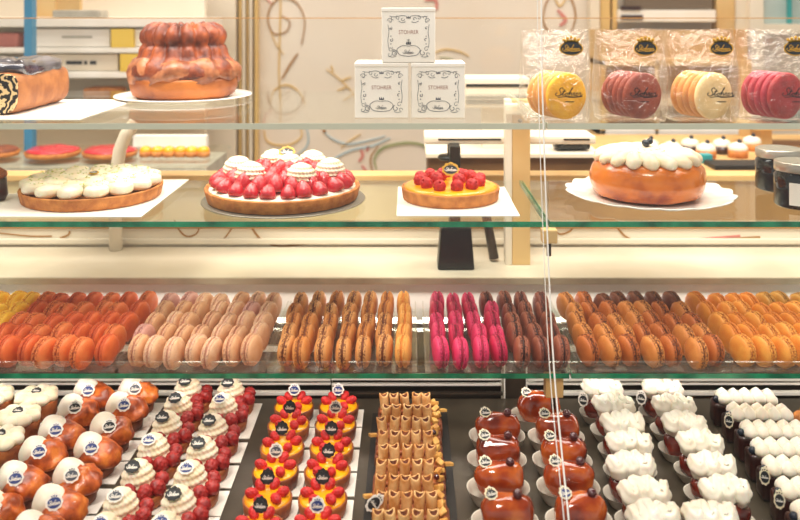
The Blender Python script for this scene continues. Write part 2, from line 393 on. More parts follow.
# ---- glass shelves
def shelf(name, x0, x1, y0, y1, zt, th, em, label, backedge=True, glassmat='shelf_glass'):
    parts = [slabP('pane', x0, x1, y0+.001, y1, zt-th, zt, glassmat, org=(x0, y0, zt)),
             slabP('front_edge', x0, x1, y0, y0+.001, zt-th, zt, em, org=(x0, y0, zt), label='green polished front edge' if em == 'edge' else 'pale polished front edge')]
    xe = x1 if x1 < .5 else x0
    parts.append(slabP('side_edge', xe-.0006, xe+.0006, y0+.001, y1, zt-th, zt+.0001, em, org=(x0, y0, zt)))
    return place(name, parts, (x0, y0, zt), label, 'shelf')
XJ = .2035
shelf('glass_shelf', -1.1, XJ, 1.23, 1.53, Z_MID, .008, 'edge', 'green-edged glass shelf carrying the three round tarts')
shelf('glass_shelf', XJ+.004, 1.1, 1.23, 1.53, Z_MID, .008, 'edge', 'green-edged glass shelf carrying the cream-topped ring cake and jars')
shelf('glass_shelf', -1.1, XJ, 1.245, 1.74, Z_TOP, .009, 'edge_pale', 'upper glass shelf with loaf cake, fluted cake and printed boxes')
shelf('glass_shelf', XJ+.004, 1.1, 1.245, 1.74, Z_TOP, .009, 'edge_pale', 'upper glass shelf carrying the cellophane bags of biscuits')
shelf('glass_shelf', -1.1, .232, 1.210, 1.475, Z_MAC, .007, 'edge', 'green-edged glass shelf under the orange, beige, tan and pink macarons')
shelf('glass_shelf', .236, 1.1, 1.210, 1.475, Z_MAC, .007, 'edge', 'green-edged glass shelf under the amber macaron trays at right')
# upright guard pane behind top shelf
kit = [P('pane', box(2.2, .005, .150).mesh('pane', 'clear'), T(0, 0, .075)), P('top_edge', box(2.2, .005, .0018).mesh('top_edge', 'bronze'), T(0, 0, .151))]
place('glass_guard', kit, (0, 1.735, Z_TOP+.0002), 'upright clear glass guard behind the upper shelf', 'glass guard')
# post of the case
YPO = 1.585
kit = [P('shaft', box(.030, .03, .42, .002).mesh('shaft', 'gold_wood'), T(.006, 0, .21)), P('side_strip', box(.012, .034, .42, .001).mesh('side_strip', 'cream_paint'), T(-.017, 0, .21)),
       P('bracket', box(.03, .05, .025, .003).mesh('bracket', 'cream_paint'), T(.004, -.0, .29), label='cream bracket')]
kit = [P('shaft', box(.034, .03, .309, .002).mesh('shaft', 'gold_wood'), T(.006, 0, .1545)), P('side_strip', box(.012, .032, .309, .001).mesh('side_strip', 'cream_paint'), T(-.0175, 0, .1545)),
       P('bolt', ball(.004, 10, 6).mesh('bolt', 'black'), T(.004, -.016, .27)),
       P('bracket', box(.052, .02, .02, .003).mesh('bracket', 'cream_paint'), T(.0, -.02, .293), label='cream bracket under the upper shelf')]
place('wooden_post', kit, (WX(517, YPO), YPO, LEDGE_Z), 'gold wooden post standing on the ledge behind the yellow tart', 'post')
# clips on the joint
def clip(x, y, z, lab, w=.022, h=.02):
    place('shelf_clip', [P('block', box(w, .022, h, .002).mesh('block', 'gold_wood'), T(0, 0, -h/2)), P('pin', tube([(0, 0, -h), (0, 0, -h-.02)], .0035).mesh('pin', 'darksteel'))],
          (x, y, z), lab, 'clip')
clip(XJ+.002, 1.225, Z_MID-.0082, 'beige clip under the shelf joint right of the yellow tart')
clip(.212, 1.225, Z_MAC-.0072, 'beige clip under the macaron shelf beside the glass seam', .026, .03)

# ---- curved front glass, two panes
prof = smoothpts([(1.165, 1.66), (1.155, 1.50), (1.116, 1.314), (1.0617, 1.145), (.966, 1.016), (.928, .962), (.905, .925), (.893, .90)], 6)
def front(x0, x1, lab, edge_x):
    th = .005; g = Geo(); n = len(prof)
    for (y, z) in prof: g.v += [Vector((x0, y, z)), Vector((x1, y, z)), Vector((x0, y+th, z+.0)), Vector((x1, y+th, z))]
    for i in range(n-1):
        o = 4*i; q = o+4
        g.face((o, o+1, q+1, q)); g.face((o+2, q+2, q+3, o+3))
    pane = g.mesh('pane', 'clear')
    e = tube([(0, y+th/2, z) for y, z in prof], .0011 if edge_x > .18 else .0006, 6).mesh('edge', 'edge_white')
    place('curved_front_glass', [P('pane', pane, T(0, 0, -.9)), P('edge', e, T(edge_x, 0, -.9), label='bright polished seam edge')], (0, 0, .9), lab, 'display glass')
front(-1.1, .1795, 'large curved front glass left of the seam', .1795)
front(.185, 1.1, 'large curved front glass right of the seam', .185)

# ---- deck
slab('counter', -1.2, 1.2, .90, 1.385, .90, Z_DECK, 'deck', .002, label='dark grey metal display deck under the small pastries', cat='display deck')
slab('wall_case_front', -1.2, 1.2, .87, .898, 0, .955, 'cream_paint', kind='structure')
# louvred metal back rails
YR = 1.39
def rails(x0, x1, lab, mats):
    kit = [slabP('back_plate', x0, x1, YR+.03, YR+.033, .94, 1.07, 'darksteel', org=(x0, YR, .94))]
    for i, (za, zb, m, dy) in enumerate(mats):
        kit.append(slabP('rail', x0, x1, YR+dy, YR+dy+.008, za, zb, m, .0015, org=(x0, YR, .94)))
    place('metal_rails', kit, (x0, YR, .94), lab, 'metal rails')
rl = [(.9615, .968, 'steel', 0), (.9735, .978, 'steel', .012), (.9835, .993, 'steel', .004), (1.0, 1.008, 'darksteel', .01), (1.03, 1.04, 'steel', .01)]
rails(-1.2, WX(330, YR), 'polished metal rails behind the cream puffs at left', rl)
rails(WX(331, YR), WX(503, YR), 'dark metal rails behind the wafer roll cakes', [(.9615, .966, 'darksteel', 0), (.972, .976, 'steel', .012), (.985, .989, 'steel', .004), (1.0, 1.008, 'darksteel', .01)])
rails(WX(528, YR), 1.2, 'polished metal rails behind the cream babas at right', rl)
place('metal_upright', [slabP('face', 0, WX(526, YR)-WX(505, YR), 0, .02, -.94, .13, 'darksteel', .001), slabP('edge_strip', -.002, .0, -.003, .0, 0, .13, 'steel'),
      slabP('edge_strip', .0345, .0365, -.003, 0, 0, .13, 'steel')], (WX(505, YR), YR, .94), 'dark metal upright between the two sets of rails', 'metal upright')

# ================================================================== KITS
# ---- little oval plaque: white scalloped plate, dark oval, handwriting
def scallop(a, b, k=10, amp=.07, n=50, crown=0):
    out = []
    for i in range(n):
        t = 2*PI*i/n; r = 1+amp*math.cos(k*t)
        x, z = a*r*math.cos(t), b*r*math.sin(t)
        if crown and math.sin(t) > .75: z += crown*abs(math.cos(4*t))
        out.append((x, z))
    return out
SG = script_geo(.0042, .14, .25, 2)
def plaque(w=.0095, h=.0065, ov='blueink', base='white', m=None, f=.78):
    pl = prism(scallop(w, h*1.15, 9, .06, 40, .002), .0012).mesh('plaque', base)
    oval = Geo().add(prism([(w*f*math.cos(2*PI*i/24), h*f*math.sin(2*PI*i/24)) for i in range(24)], .0004))
    for k in (-1, 0, 1): oval.add(ball(.0009, 6, 4), T(k*.0026, .0003, h*.98-abs(k)*.0006))
    oval = oval.mesh('oval', ov)
    sc = Geo().add(SG, S(w/.0095)).mesh('handwriting', 'white')
    return P('plaque', pl, m, [P('oval', oval, T(0, -.0005, -.0004)), P('handwriting', sc, T(0, -.0009, -.0004))])

# ---- macaron (axis X), sits on z=0, radius .0225
def macaron_kit(cs, cf, seed=0):
    R0 = .0225; key = 'mac'+cs+cf
    ms = mat(key+'s', cs[:7], .5, c2=cs[7:] if len(cs) > 7 else None, ns=70, bump=.12, bs=250, lo=.3, hi=.7)
    mf = mat(key+'f', cf, .5, bump=.3, bs=300)
    c2_ = cs[7:] if len(cs) > 7 else cs
    mr = mat(key+'r', cf, .75, c2=c2_, ns=420, bump=.9, bs=500, lo=.40, hi=.55)
    out = []
    for sgn in (1, -1):
        pr = [(0, .0114), (.006, .0113), (.012, .0107), (.0163, .0096), (.0192, .0080), (.0206, .0064), (.0208, .0056), (.0212, .0050), (.0226, .0046), (.0228, .0036), (.0229, .0026), (.0222, .0017), (.019, .0013), (0, .0012)]
        def fn(a, r, z):
            if r > .0210 or (z < .005 and r > .018):
                k = noise.noise(Vector((math.cos(a)*11, math.sin(a)*11, sgn*5+seed+z*700)))
                return min(r+.0022*k-.0003, .0226), z+.0012*k
            return r*(1+.012*noise.noise(Vector((math.cos(a), math.sin(a), seed)))), z
        g = lathe(pr, 56, fn)
        for q in range(7*56, len(g.f)): g.mi[q] = 1
        out.append(P('shell', g.mesh('shell', ms, mr), T(0, 0, .0226) @ R(0, sgn*PI/2, 0)))
    fl = lathe([(0, -.0014), (.0185, -.0014), (.0200, 0), (.0185, .0014), (0, .0014)], 24, lambda a, r, z: (r*(1+.03*noise.noise(Vector((a*3, seed, 0)))), z))
    out.append(P('filling', fl.mesh('filling', mf), T(0, 0, .0226) @ R(0, PI/2, 0)))
    return out
KM = {
 'orange': [macaron_kit('#e8702e#d95a22', '#c9552a', 1), macaron_kit('#e4682a#e88040', '#b44a24', 2)],
 'yellow': [macaron_kit('#f6b820#f4c43c', '#e08a20', 3)],
 'beige': [macaron_kit('#e0a578#ecc09a', '#d8a08a', 4)]*3+[macaron_kit('#dfa070#e8b488', '#c98a70', 24)]*2+[macaron_kit('#e6b48c#dca67c', '#c98a70', 5), macaron_kit('#d8998a#e0a898', '#b87a74', 6)],
 'tan': [macaron_kit('#dc9350#cf8038', '#8c4a22', 7), macaron_kit('#d68a46#e2a05e', '#7a3c1e', 8)],
 'gold': [macaron_kit('#ee9f48#f4b05a', '#e08a34', 9)],
 'pink': [macaron_kit('#d8285c#e23a6c', '#a81440', 10), macaron_kit('#d2264f#c81e50', '#8c1030', 11)],
 'choco': [macaron_kit('#98523a#7c3a28', '#451a12', 12), macaron_kit('#8a4632#a25c42', '#3c140e', 13)],
 'caramel': [macaron_kit('#cf7a32#dc8e46', '#6a3016', 14), macaron_kit('#c87030#bb6226', '#5c280f', 15)],
 'darkcar': [macaron_kit('#7c3c26#90502e', '#3c1810', 16)],
 'amber': [macaron_kit('#ec9a34#e2862a', '#c06a20', 17), macaron_kit('#e68c2e#f0a544', '#b45c1c', 18)],
 'olive': [macaron_kit('#d49a3c#c08630', '#8c5a20', 19)],
}
CNAME = {'orange': 'bright orange', 'yellow': 'lemon yellow', 'beige': 'pale beige', 'tan': 'tan', 'gold': 'golden tan', 'pink': 'raspberry pink', 'choco': 'chocolate brown',
         'caramel': 'caramel brown', 'darkcar': 'dark brown', 'amber': 'amber orange', 'olive': 'olive gold'}
MY = [1.229, 1.277, 1.324, 1.371, 1.418]
BASE = Z_MAC+.0023
def tray(name_lab, x0, x1, y0=1.211, y1=1.455):
    w = x1-x0; d = y1-y0
    kit = [P('base', box(w, d, .002).mesh('base', 'acrylic'), T(0, d/2, .0012)),
           P('front_lip', box(w, .0016, .018).mesh('front_lip', 'acrylic'), T(0, -.0035, .0112) @ R(.42, 0, 0), [P('lip_edge', box(w, .0018, .0008).mesh('lip_edge', 'acrylic'), T(0, 0, .0094))]),
           P('side_lip', box(.0018, d-.004, .018).mesh('side_lip', 'acrylic'), T(-w/2+.001, d/2, .0115)),
           P('side_lip', box(.0018, d-.004, .018).mesh('side_lip', 'acrylic'), T(w/2-.001, d/2, .0115))]
    place('acrylic_tray', kit, ((x0+x1)/2, y0, Z_MAC+.0002), name_lab, 'tray', 'clear macaron trays')
def macs(cols, tint, trayname, rz, fromside='left', minpx=-14, maxpx=815):
    n = len(cols)
    for ci, X in enumerate(cols):
        for ri, Y in enumerate(MY):
            px = CX+X*F/Y
            if px < minpx or px > maxpx: continue
            c = tint(ci, ri)
            if c is None: continue
            k = ci if fromside == 'left' else n-1-ci
            kit = rnd.choice(KM[c])
            lab = '%s macaron, %s row, %s column from %s, %s tray' % (CNAME[c], ORD[ri]+(' ' if ri else ''), NTH[k], fromside, trayname)
            lab = ' '.join(lab.split()).replace(' ,', ',')
            a = rz+rnd.uniform(-.09, .09)
            place('macaron', kit, (X+rnd.uniform(-.0016, .0016), Y+rnd.uniform(-.0012, .0012), BASE+.0006), lab, 'macaron', '%s macarons in the %s tray' % (CNAME[c], trayname),
                  rot=(rnd.uniform(-.3, .3), rnd.uniform(-.085, .085), a))
def lsp(a, b, n): return [a+(b-a)*i/(n-1) for i in range(n)]
macs(lsp(-.610, -.444, 7), lambda c, r: 'yellow' if False else 'orange', 'orange', -0.34, 'right')
macs([-.721, -.693, -.665, -.637+.0], lambda c, r: 'yellow' if r >= 2 else None, 'yellow', -0.34, 'right')
macs(lsp(-.396, -.228, 7), lambda c, r: 'beige', 'beige', -.30)
macs(lsp(-.181, -.007, 7), lambda c, r: ('gold' if c == 6 else 'tan'), 'tan', -.12)
macs(lsp(.0465, .221, 7), lambda c, r: ('choco' if c > 3 or (c == 3 and r == 4) else 'pink'), 'pink and chocolate', .10)
macs(lsp(.268, .445, 7), lambda c, r: ('darkcar' if r == 4 and c > 1 else 'caramel'), 'caramel', .30)
macs(lsp(.490, .690, 8), lambda c, r: ('olive' if r == 4 and c > 3 else 'amber'), 'amber', .36)
for lab, a, b in [('clear acrylic tray holding the bright orange macarons', -.632, -.424), ('clear acrylic tray holding the lemon yellow macarons at far left', -.80, -.634),
                  ('clear acrylic tray holding the pale beige macarons', -.4185, -.206), ('clear acrylic tray holding the tan macarons', -.2035, .0135),
                  ('clear acrylic tray holding the pink and chocolate macarons', .0245, .243), ('clear acrylic tray holding the caramel brown macarons', .246, .466),
                  ('clear acrylic tray holding the amber macarons at far right', .4685, .72)]:
    tray(lab, a, b)

# ---- deck helpers
def card(x, y, sx, sy, lab, z=Z_DECK, m='white', name='pastry_card'):
    return solo(name, box(sx, sy, .0012).mesh(name, m), (x, y, z+.0008), lab, 'card', 'white pastry cards on the deck' if m == 'white' and z == Z_DECK else None)
ZC = Z_DECK+.0016
def rowlab(ys): return None

# K1 scalloped cream tart
def k1():
    crust = lathe([(0, 0), (.027, 0), (.030, .002), (.0315, .024), (.029, .026), (0, .025)], 40, lambda a, r, z: (r*(1+.01*math.cos(20*a)), z)).mesh('crust', 'crust_mid')
    cr = Geo()
    for i in range(8):
        b = ball(1, 20, 12, .0125, .0125, .0085); cr.add(b, T(.0215*math.cos(i*PI/4), .0215*math.sin(i*PI/4), .0065))
    cr.add(ball(1, 24, 12, .0215, .0215, .0075), T(0, 0, .0062)); cr = cr.disp(.0008, 90, 2).mesh('cream', 'cream_ivory')
    pq = plaque(.0075, .005, 'ink', 'black_card', T(0, 0, .0395) @ R(-1.25, 0, 0))
    return [P('crust', crust), P('cream', cr, T(0, 0, .0245)), pq]
K1 = k1()
pos = [(-.585, 1.322), (-.584, 1.257), (-.578, 1.190), (-.655, 1.322), (-.575, 1.122)]
labs = ['ivory flower-shaped cream tart, backmost beside the first cream puff', 'ivory flower-shaped cream tart, middle one at the left edge', 'ivory flower-shaped cream tart, front one cut by the left edge',
        'ivory flower-shaped cream tart at the far left edge, back row', 'ivory flower-shaped cream tart mostly outside the left edge, nearest']
for (x, y), l in zip(pos[:4], labs):
    place('cream_tart', K1, (x, y, ZC), l, 'tart', 'ivory cream tarts', rot=(0, 0, rnd.uniform(0, 1)*0))
    card(x, y, .068, .062, 'white square card under the '+l.split(',')[0]+', '+l.split(', ')[1] if ',' in l else 'white square card under the far left ivory cream tart')

# K2 caramel puff with a slanting cream half and plaque
def k2(seed, pqc):
    base = lathe([(0, 0), (.022, 0), (.0255, .002), (.027, .014), (.025, .017), (0, .017)], 32).mesh('base', 'crust_dark')
    pu = ball(.0262, 40, 24, 1.12, 1.04, .80, fn=None).disp(.0075, 45, seed).disp(.0028, 110, seed+4)
    pu.v = [Vector((p.x, p.y, max(p.z, -.008))) for p in pu.v]
    pu = pu.mesh('choux', 'choux')
    q = ball(1, 28, 16)
    out = []
    for p in q.v:   # quenelle of cream
        x, y, z = p; out.append(Vector((x*.0205*(1-.15*z), y*.0185, z*.0155+.002*math.cos(x*2.2))))
    q.v = out; q.disp(.0009, 60, seed)
    cr = q.mesh('cream', 'cream')
    pq = plaque(.0098, .0078, pqc[0], pqc[1], T(.0035, -.0205, .0445) @ R(-.62, 0, .28))
    return [P('base', base), P('choux', pu, T(.0055, -.001, .0245)), P('cream', cr, T(-.0095, -.002, .0375) @ R(.15, -.35, .25)), pq]
V2 = [k2(1, ('blueink', 'white')), k2(2, ('blueink', 'white')), k2(3, ('ink', 'white')), k2(4, ('blueline', 'white'))]
def column(name, kits, xs, ys, fmt, cat, group, short='', rz=0, cardw=.066, cardh=None, cards=True, jit=.1, order=None):
    idx = sorted(range(len(ys)), key=lambda i: ys[i])
    for r, i in enumerate(idx):
        x = xs[i] if isinstance(xs, (list, tuple)) else xs
        k = kits[order[i]] if order else rnd.choice(kits)
        lab = fmt % (ORD[r]+' from the front' if r else 'nearest')
        place(name, k, (x, ys[i], ZC if cards else Z_DECK), lab, cat, group, rot=(0, 0, rz+rnd.uniform(-jit, jit)))
        if cards:
            card(x+.004, ys[i], cardw, min(.0555, cardh or .0555), 'white square card under the '+short+' '+lab.split(', ')[-1])
Y2a = [1.333, 1.276, 1.209, 1.150, 1.086, 1.024]
column('cream_puff', V2, -.502, Y2a, 'caramel glazed puff with cream and oval plaque, left puff column, %s', 'cream puff', 'caramel cream puffs', short='left-column cream puff,', order=[0, 2, 0, 1, 0, 2])
Y2b = [1.338, 1.283, 1.219, 1.160, 1.093, 1.033, .978]
column('cream_puff', V2, -.432, Y2b, 'caramel glazed puff with cream and oval plaque, right puff column, %s', 'cream puff', 'caramel cream puffs', short='right-column cream puff,', order=[3, 1, 2, 0, 3, 0, 1])

# raspberry, opening towards +z when hollow
def raspberry(r=.0075, hollow=True, seed=0, m='rasp'):
    NR = 18; pr = []
    for i in range(NR+1):
        t = i/NR; pr.append((r*math.sin(PI*(.02+.90*t)) if i else 0, -r*1.15*math.cos(PI*(.02+.90*t)) if i else -r*1.15))
    def fn(a, rr, z):
        lv = (z/r+1.15)/2.3*4.5; ph = (int(lv) % 2)*PI/2
        return rr*(.90+.20*abs(math.sin(4.5*a+ph))*abs(math.sin(PI*lv))), z
    if hollow: pr += [(r*.16, r*.95), (r*.12, r*.5), (0, r*.2)]
    else: pr += [(0, r*1.16)]
    g = lathe(pr, 36, fn); return g.mesh('raspberry', m)
RB = raspberry(.0063); RBS = raspberry(.0063, hollow=False); RBD = raspberry(.0098, False, 0, 'rasp_dark')
# piped rosette
def rosette(r, h, k=9, tw=2.2, m='cream', tiers=9, name='cream', am=.085):
    pr = [(0, 0), (r*.8, 0)]
    for i in range(1, 22):
        t = i/22; rr = r*(1-t**2.8)**.62*(1+.06*math.sin(t*4*2*PI)); pr.append((max(rr, .0002), h*t))
    pr.append((0, h*1.02))
    g = lathe(pr, k*6, lambda a, rr, z: (rr*(1+am*math.cos(k*(a+tw*z/h))), z)); return g.mesh(name, m)
def k3(seed, pqc):
    r_ = random.Random(seed)
    base = lathe([(0, 0), (.023, 0), (.0265, .002), (.0285, .013), (.027, .0155), (0, .0145)], 40, lambda a, r, z: (r*(1+.012*math.cos(24*a)), z)).mesh('crust', 'crust_mid')
    kit = [P('crust', base), P('cream', rosette(.0212, .0345, 20, .9, 'cream_ivory', am=.032), T(-.0075, .003, .0185) @ R(-.1, -.18, 0))]
    for i, (x, y) in enumerate([(.0205, -.0055), (.0085, -.0195), (.0185, .0135), (-.0115, -.0205)]):
        kit.append(P('raspberry', RBD, T(x, y, .0225+(.006 if i == 6 else 0)) @ R(r_.uniform(.4, 1.2), r_.uniform(-.6, .6), r_.uniform(0, 6))))
    kit.append(plaque(.0098, .0066, pqc[0], pqc[1], T(-.0115, -.0095, .0505) @ R(-.95, 0, .15)))
    return kit
V3 = [k3(1, ('ink', 'black_card')), k3(2, ('blueink', 'white')), k3(3, ('blueline', 'white'))]
Y3a = [1.342, 1.284, 1.222, 1.158, 1.090, 1.026, .974]
Y3b = [1.336, 1.280, 1.213, 1.150, 1.088, 1.030, .976]
column('raspberry_rosette_tart', V3, -.343, Y3a, 'raspberry tart under a piped cream rosette, left rosette column, %s', 'tart', 'raspberry rosette tarts', short='left-column rosette tart,', order=[0, 0, 0, 1, 0, 2, 1])
column('raspberry_rosette_tart', V3, -.2735, Y3b, 'raspberry tart under a piped cream rosette, right rosette column, %s', 'tart', 'raspberry rosette tarts', short='right-column rosette tart,', order=[0, 1, 0, 0, 1, 0, 1])

# K4 yellow custard tart with raspberries
def k4(seed, pqc):
    r_ = random.Random(seed)
    crust = lathe([(0, 0), (.027, 0), (.0295, .002), (.0315, .0185), (.030, .0195), (.0288, .017), (0, .016)], 44, lambda a, r, z: (r*(1+.008*math.cos(26*a)), z)).mesh('crust', 'crust_dark' if seed % 2 else 'crust_mid')
    cu = lathe([(0, .016), (.0288, .0165), (.0292, .0188), (.026, .0208), (.015, .0228), (0, .0235)], 40).mesh('custard', 'yellow')
    kit = [P('crust', crust), P('custard', cu)]
    n = 6
    for i in range(n):
        a = -PI/2+2*PI*(i+.5)/n+r_.uniform(-.12, .12); rr = .0195
        kit.append(P('raspberry', RB if i % 2 else RBS, T(rr*math.cos(a), rr*math.sin(a), .0262) @ R(0, 0, a) @ R(0, r_.uniform(1.0, 1.5), 0) @ S(1, .95, 1.25)))
    kit.append(plaque(.0092, .0072, pqc[0], pqc[1], T(-.001, .012, .0385) @ R(-.35, 0, .0)))
    return kit
V4 = [k4(1, ('blueink', 'white')), k4(2, ('ink', 'black_card')), k4(3, ('blueline', 'white')), k4(4, ('ink', 'black_card'))]
Y4 = [1.315, 1.256, 1.192, 1.131, 1.067, 1.005]
column('raspberry_custard_tart', V4, -.1785, Y4, 'yellow custard tart topped with raspberries, left custard column, %s', 'tart', 'raspberry custard tarts', short='left-column yellow custard tart,', order=[0, 1, 3, 2, 1, 1], cardw=.068, cardh=.06)
column('raspberry_custard_tart', V4, -.1085, Y4, 'yellow custard tart topped with raspberries, right custard column, %s', 'tart', 'raspberry custard tarts', short='right-column yellow custard tart,', order=[0, 2, 1, 3, 1, 0], cardw=.068, cardh=.06)

# K5 cakes topped with a row of rolled wafers
def rollmesh(seed):
    r, h = .0070, .0215
    pr = [(0, 0), (r*.9, 0), (r, .001), (r*1.0, h*.5), (r*1.02, h*.9), (r*1.0, h), (r*.86, h*1.02), (r*.70, h*.96), (r*.66, h*.62), (0, h*.58)]
    def fn(a, rr, z):
        if z > h*.8: z += .0034*abs(math.cos(a))**2-.0014*(math.sin(a) < 0)*abs(math.sin(a))
        return rr*(1+.06*noise.noise(Vector((math.cos(a)*2, math.sin(a)*2, z*80+seed)))), z
    g = lathe(pr, 24, fn)
    for q in range(7*24, len(g.f)): g.mi[q] = 1  # inner faces coloured dark for the shade in the hollow
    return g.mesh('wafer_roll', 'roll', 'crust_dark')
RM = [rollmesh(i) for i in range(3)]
def k5(seed, label_left=False):
    r_ = random.Random(seed)
    kit = [P('cake', box(.096, .033, .016, .003, 2, True).mesh('cake', 'crust_dark'), T(0, 0, .008)),
           P('topping', box(.090, .029, .006, .0025, 2, True).disp(.002, 60, seed).mesh('topping', 'crust_mid'), T(0, 0, .0185))]
    for i in range(5):
        x = -.0370+i*.0158+r_.uniform(-.001, .001)
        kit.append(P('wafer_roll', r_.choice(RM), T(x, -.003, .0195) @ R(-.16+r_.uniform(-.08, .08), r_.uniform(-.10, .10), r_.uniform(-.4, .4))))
    if seed % 2: kit.append(P('wafer_square', box(.012, .012, .004, .0008).mesh('wafer_square', 'wafer'), T(.0515 if seed % 4 == 1 else -.0515, .0, .0172) @ R(-.3, .1, .3)))
    for i in range(3):
        kit.append(P('wafer_chip', box(.011, .008, .006, .0015).disp(.0012, 90, seed+i).mesh('wafer_chip', 'wafer'), T(.039+r_.uniform(-.003, .002), -.010+.009*i, .0245+.004*(i % 2)) @ R(r_.uniform(-.5, .5), r_.uniform(-.5, .5), r_.uniform(0, 3))))
    if seed % 3 == 1: kit.append(P('cherry', ball(.0038, 12, 8).mesh('cherry', 'cherry'), T(.036, -.0135, .028)))
    if label_left: kit.append(plaque(.0075, .0105, 'ink', 'white', T(-.0445, -.012, .037) @ R(-.3, .9, -.2)))
    return kit
solo('black_tray', box(.118, .40, .002, .0006).mesh('black_tray', 'black_card'), (.003, 1.13, Z_DECK+.0012), 'long black tray under the wafer roll cakes', 'tray')
Y5 = [.998, 1.035, 1.072, 1.110, 1.148, 1.186, 1.226, 1.264, 1.302]
for i, y in enumerate(Y5):
    place('wafer_roll_cake', k5(i+1, i == 1), (.002+.0015*math.sin(i*2), y, Z_DECK+.0024), 'small cake topped with rolled wafers, %s in the wafer column' % ('nearest' if i == 0 else ORD[i]+' from the front'), 'cake', 'wafer roll cakes')

# K6 / K7 oval paper cups
def cupmesh(a, b, h):
    g = Geo(); n = 72; rings = []
    pr = [(0, .0008), (.78, .0008), (.80, .002), (.90, h*.6), (1.0, h), (1.015, h+.0006), (.985, h-.0002), (.885, h*.6), (.78, .003), (0, .003)]
    for r, z in pr:
        if r == 0: g.v.append(Vector((0, 0, z))); rings.append([len(g.v)-1]); continue
        ring = []
        for i in range(n):
            t = 2*PI*i/n; k = 1+(.018*math.cos(36*t) if .8 < r < .98 else 0)
            g.v.append(Vector((a*r*k*math.copysign(abs(math.cos(t))**.85, math.cos(t)), b*r*k*math.copysign(abs(math.sin(t))**.85, math.sin(t)), z))); ring.append(len(g.v)-1)
        rings.append(ring)
    for A, B in zip(rings, rings[1:]):
        for i in range(n):
            j = (i+1) % n
            if len(A) == 1: g.face((A[0], B[j], B[i]))
            elif len(B) == 1: g.face((A[i], A[j], B[0]))
            else: g.face((A[i], A[j], B[j], B[i]))
    return g.mesh('paper_cup', 'cup')
CUP6 = cupmesh(.0405, .0285, .0185); CUP7 = cupmesh(.0355, .025, .014)
def bread(lx, ly, lz, seed, m, name='baba', zmin=-.6, ex=.72):
    g = ball(1, 36, 20); out = []
    for p in g.v:
        x, y, z = p
        e = lambda v, k: math.copysign(abs(v)**k, v)
        q = Vector((e(x, ex)*lx*(1+.08*z), e(y, .8)*ly, max(z, zmin)*lz)); out.append(q)
    g.v = out; g.disp(.0036, 38, seed).disp(.0012, 120, seed+2); return g.mesh(name, m)
def k6(seed, pqc='ink'):
    r_ = random.Random(seed); kit = [P('paper_cup', CUP6)]
    kit.append(P('baba', bread(.0320, .0190, .0235, seed, 'baba', ex=.5), T(.002, .001, .0262), [
        P('cherry', ball(.0060, 16, 10).mesh('cherry', 'cherry'), T(.013, -.0035, .0262)),
        P('syrup', Geo().add(ball(1, 14, 10, .0035, .010, .0028)).disp(.001, 90, seed).mesh('syrup', 'cherry'), T(.0205, -.005, .0165) @ R(.45, .5, -.3))]))
    kit.append(plaque(.0085, .0062, pqc, 'cream_ivory', T(-.017, -.002, .0525) @ R(-.95, 0, .2+.2*(seed % 2))))
    return kit
for i, (x, y) in enumerate(sorted([(.130, 1.228), (.123, 1.163), (.1175, 1.094), (.118, 1.022)], key=lambda p: p[1])):
    place('glazed_baba', k6(i+1), (x, y, Z_DECK+.0002), 'glossy amber baba with cherry in paper cup, left baba column, %s' % ('nearest' if i == 0 else ORD[i]+' from the front'), 'baba', 'glazed babas', rot=(0, 0, rnd.uniform(-.06, .06)))
for i, (x, y) in enumerate(sorted([(.199, 1.292), (.216, 1.225), (.213, 1.160), (.209, 1.096), (.2085, 1.024)], key=lambda p: p[1])):
    place('glazed_baba', k6(i+11, 'blueink' if i == 0 else 'ink'), (x, y, Z_DECK+.0002), 'glossy amber baba with cherry in paper cup, right baba column, %s' % ('nearest' if i == 0 else ORD[i]+' from the front'), 'baba', 'glazed babas', rot=(0, 0, rnd.uniform(-.06, .06)))
def creamwave(L, n, seed, d=.018, h=.0085, m='cream'):
    r_ = random.Random(seed); pts = []
    for i in range(2*n+1):
        x = -L/2+L*i/(2*n); pts.append((x+r_.uniform(-.001, .001), (-1 if i % 2 else 1)*d*.5+r_.uniform(-.0015, .0015), r_.uniform(-.001, .002)+(0 if i % 2 else .004)))
    p = smoothpts(pts, 9); K = len(p)
    rad = [h*(1+.08*math.sin(i*1.3)+r_.uniform(-.02, .02))*(.72+.28*min(1, i/5, (K-1-i)/5)) for i in range(K)]
    g = tube(p, rad, 24)
    for q in range(K):
        c = Vector(p[q])
        for a in range(24):
            v = g.v[q*24+a]; g.v[q*24+a] = c+(v-c)*(1+.09*math.cos(6*2*PI*a/24+q*.08))
    g.v = [Vector((v.x, v.y, v.z*1.25)) for v in g.v]
    return g.disp(.0018, 95, seed).mesh('cream', m)
def k7(seed, pq=None, n=3):
    kit = [P('paper_cup', CUP7), P('baba', bread(.0285, .0185, .0185, seed, 'choccream'), T(0, 0, .0205)),
           P('cream', creamwave(.050, 3, seed, .021, .0094), T(0, .002, .0455))]
    if pq: kit.append(plaque(.0075, .0085, pq, 'white', T(-.034, -.0145, .040) @ R(-.3, 0, -.3)))
    return kit
A7 = sorted([(.303, 1.308), (.308, 1.253), (.307, 1.198), (.302, 1.143), (.289, 1.087), (.290, 1.030), (.286, .978)], key=lambda p: p[1])
for i, (x, y) in enumerate(A7):
    place('cream_baba', k7(i+30, 'ink' if i == 6 else None, 3), (x, y, Z_DECK+.0002), 'dark baba under white piped cream, left cream baba column, %s' % ('nearest' if i == 0 else ORD[i]+' from the front'), 'baba', 'cream babas', rot=(0, 0, rnd.uniform(-.07, .07)))
A7b = sorted([(.396, 1.308), (.398, 1.253), (.394, 1.198), (.399, 1.143), (.394, 1.087), (.390, 1.030), (.352, .978)], key=lambda p: p[1])
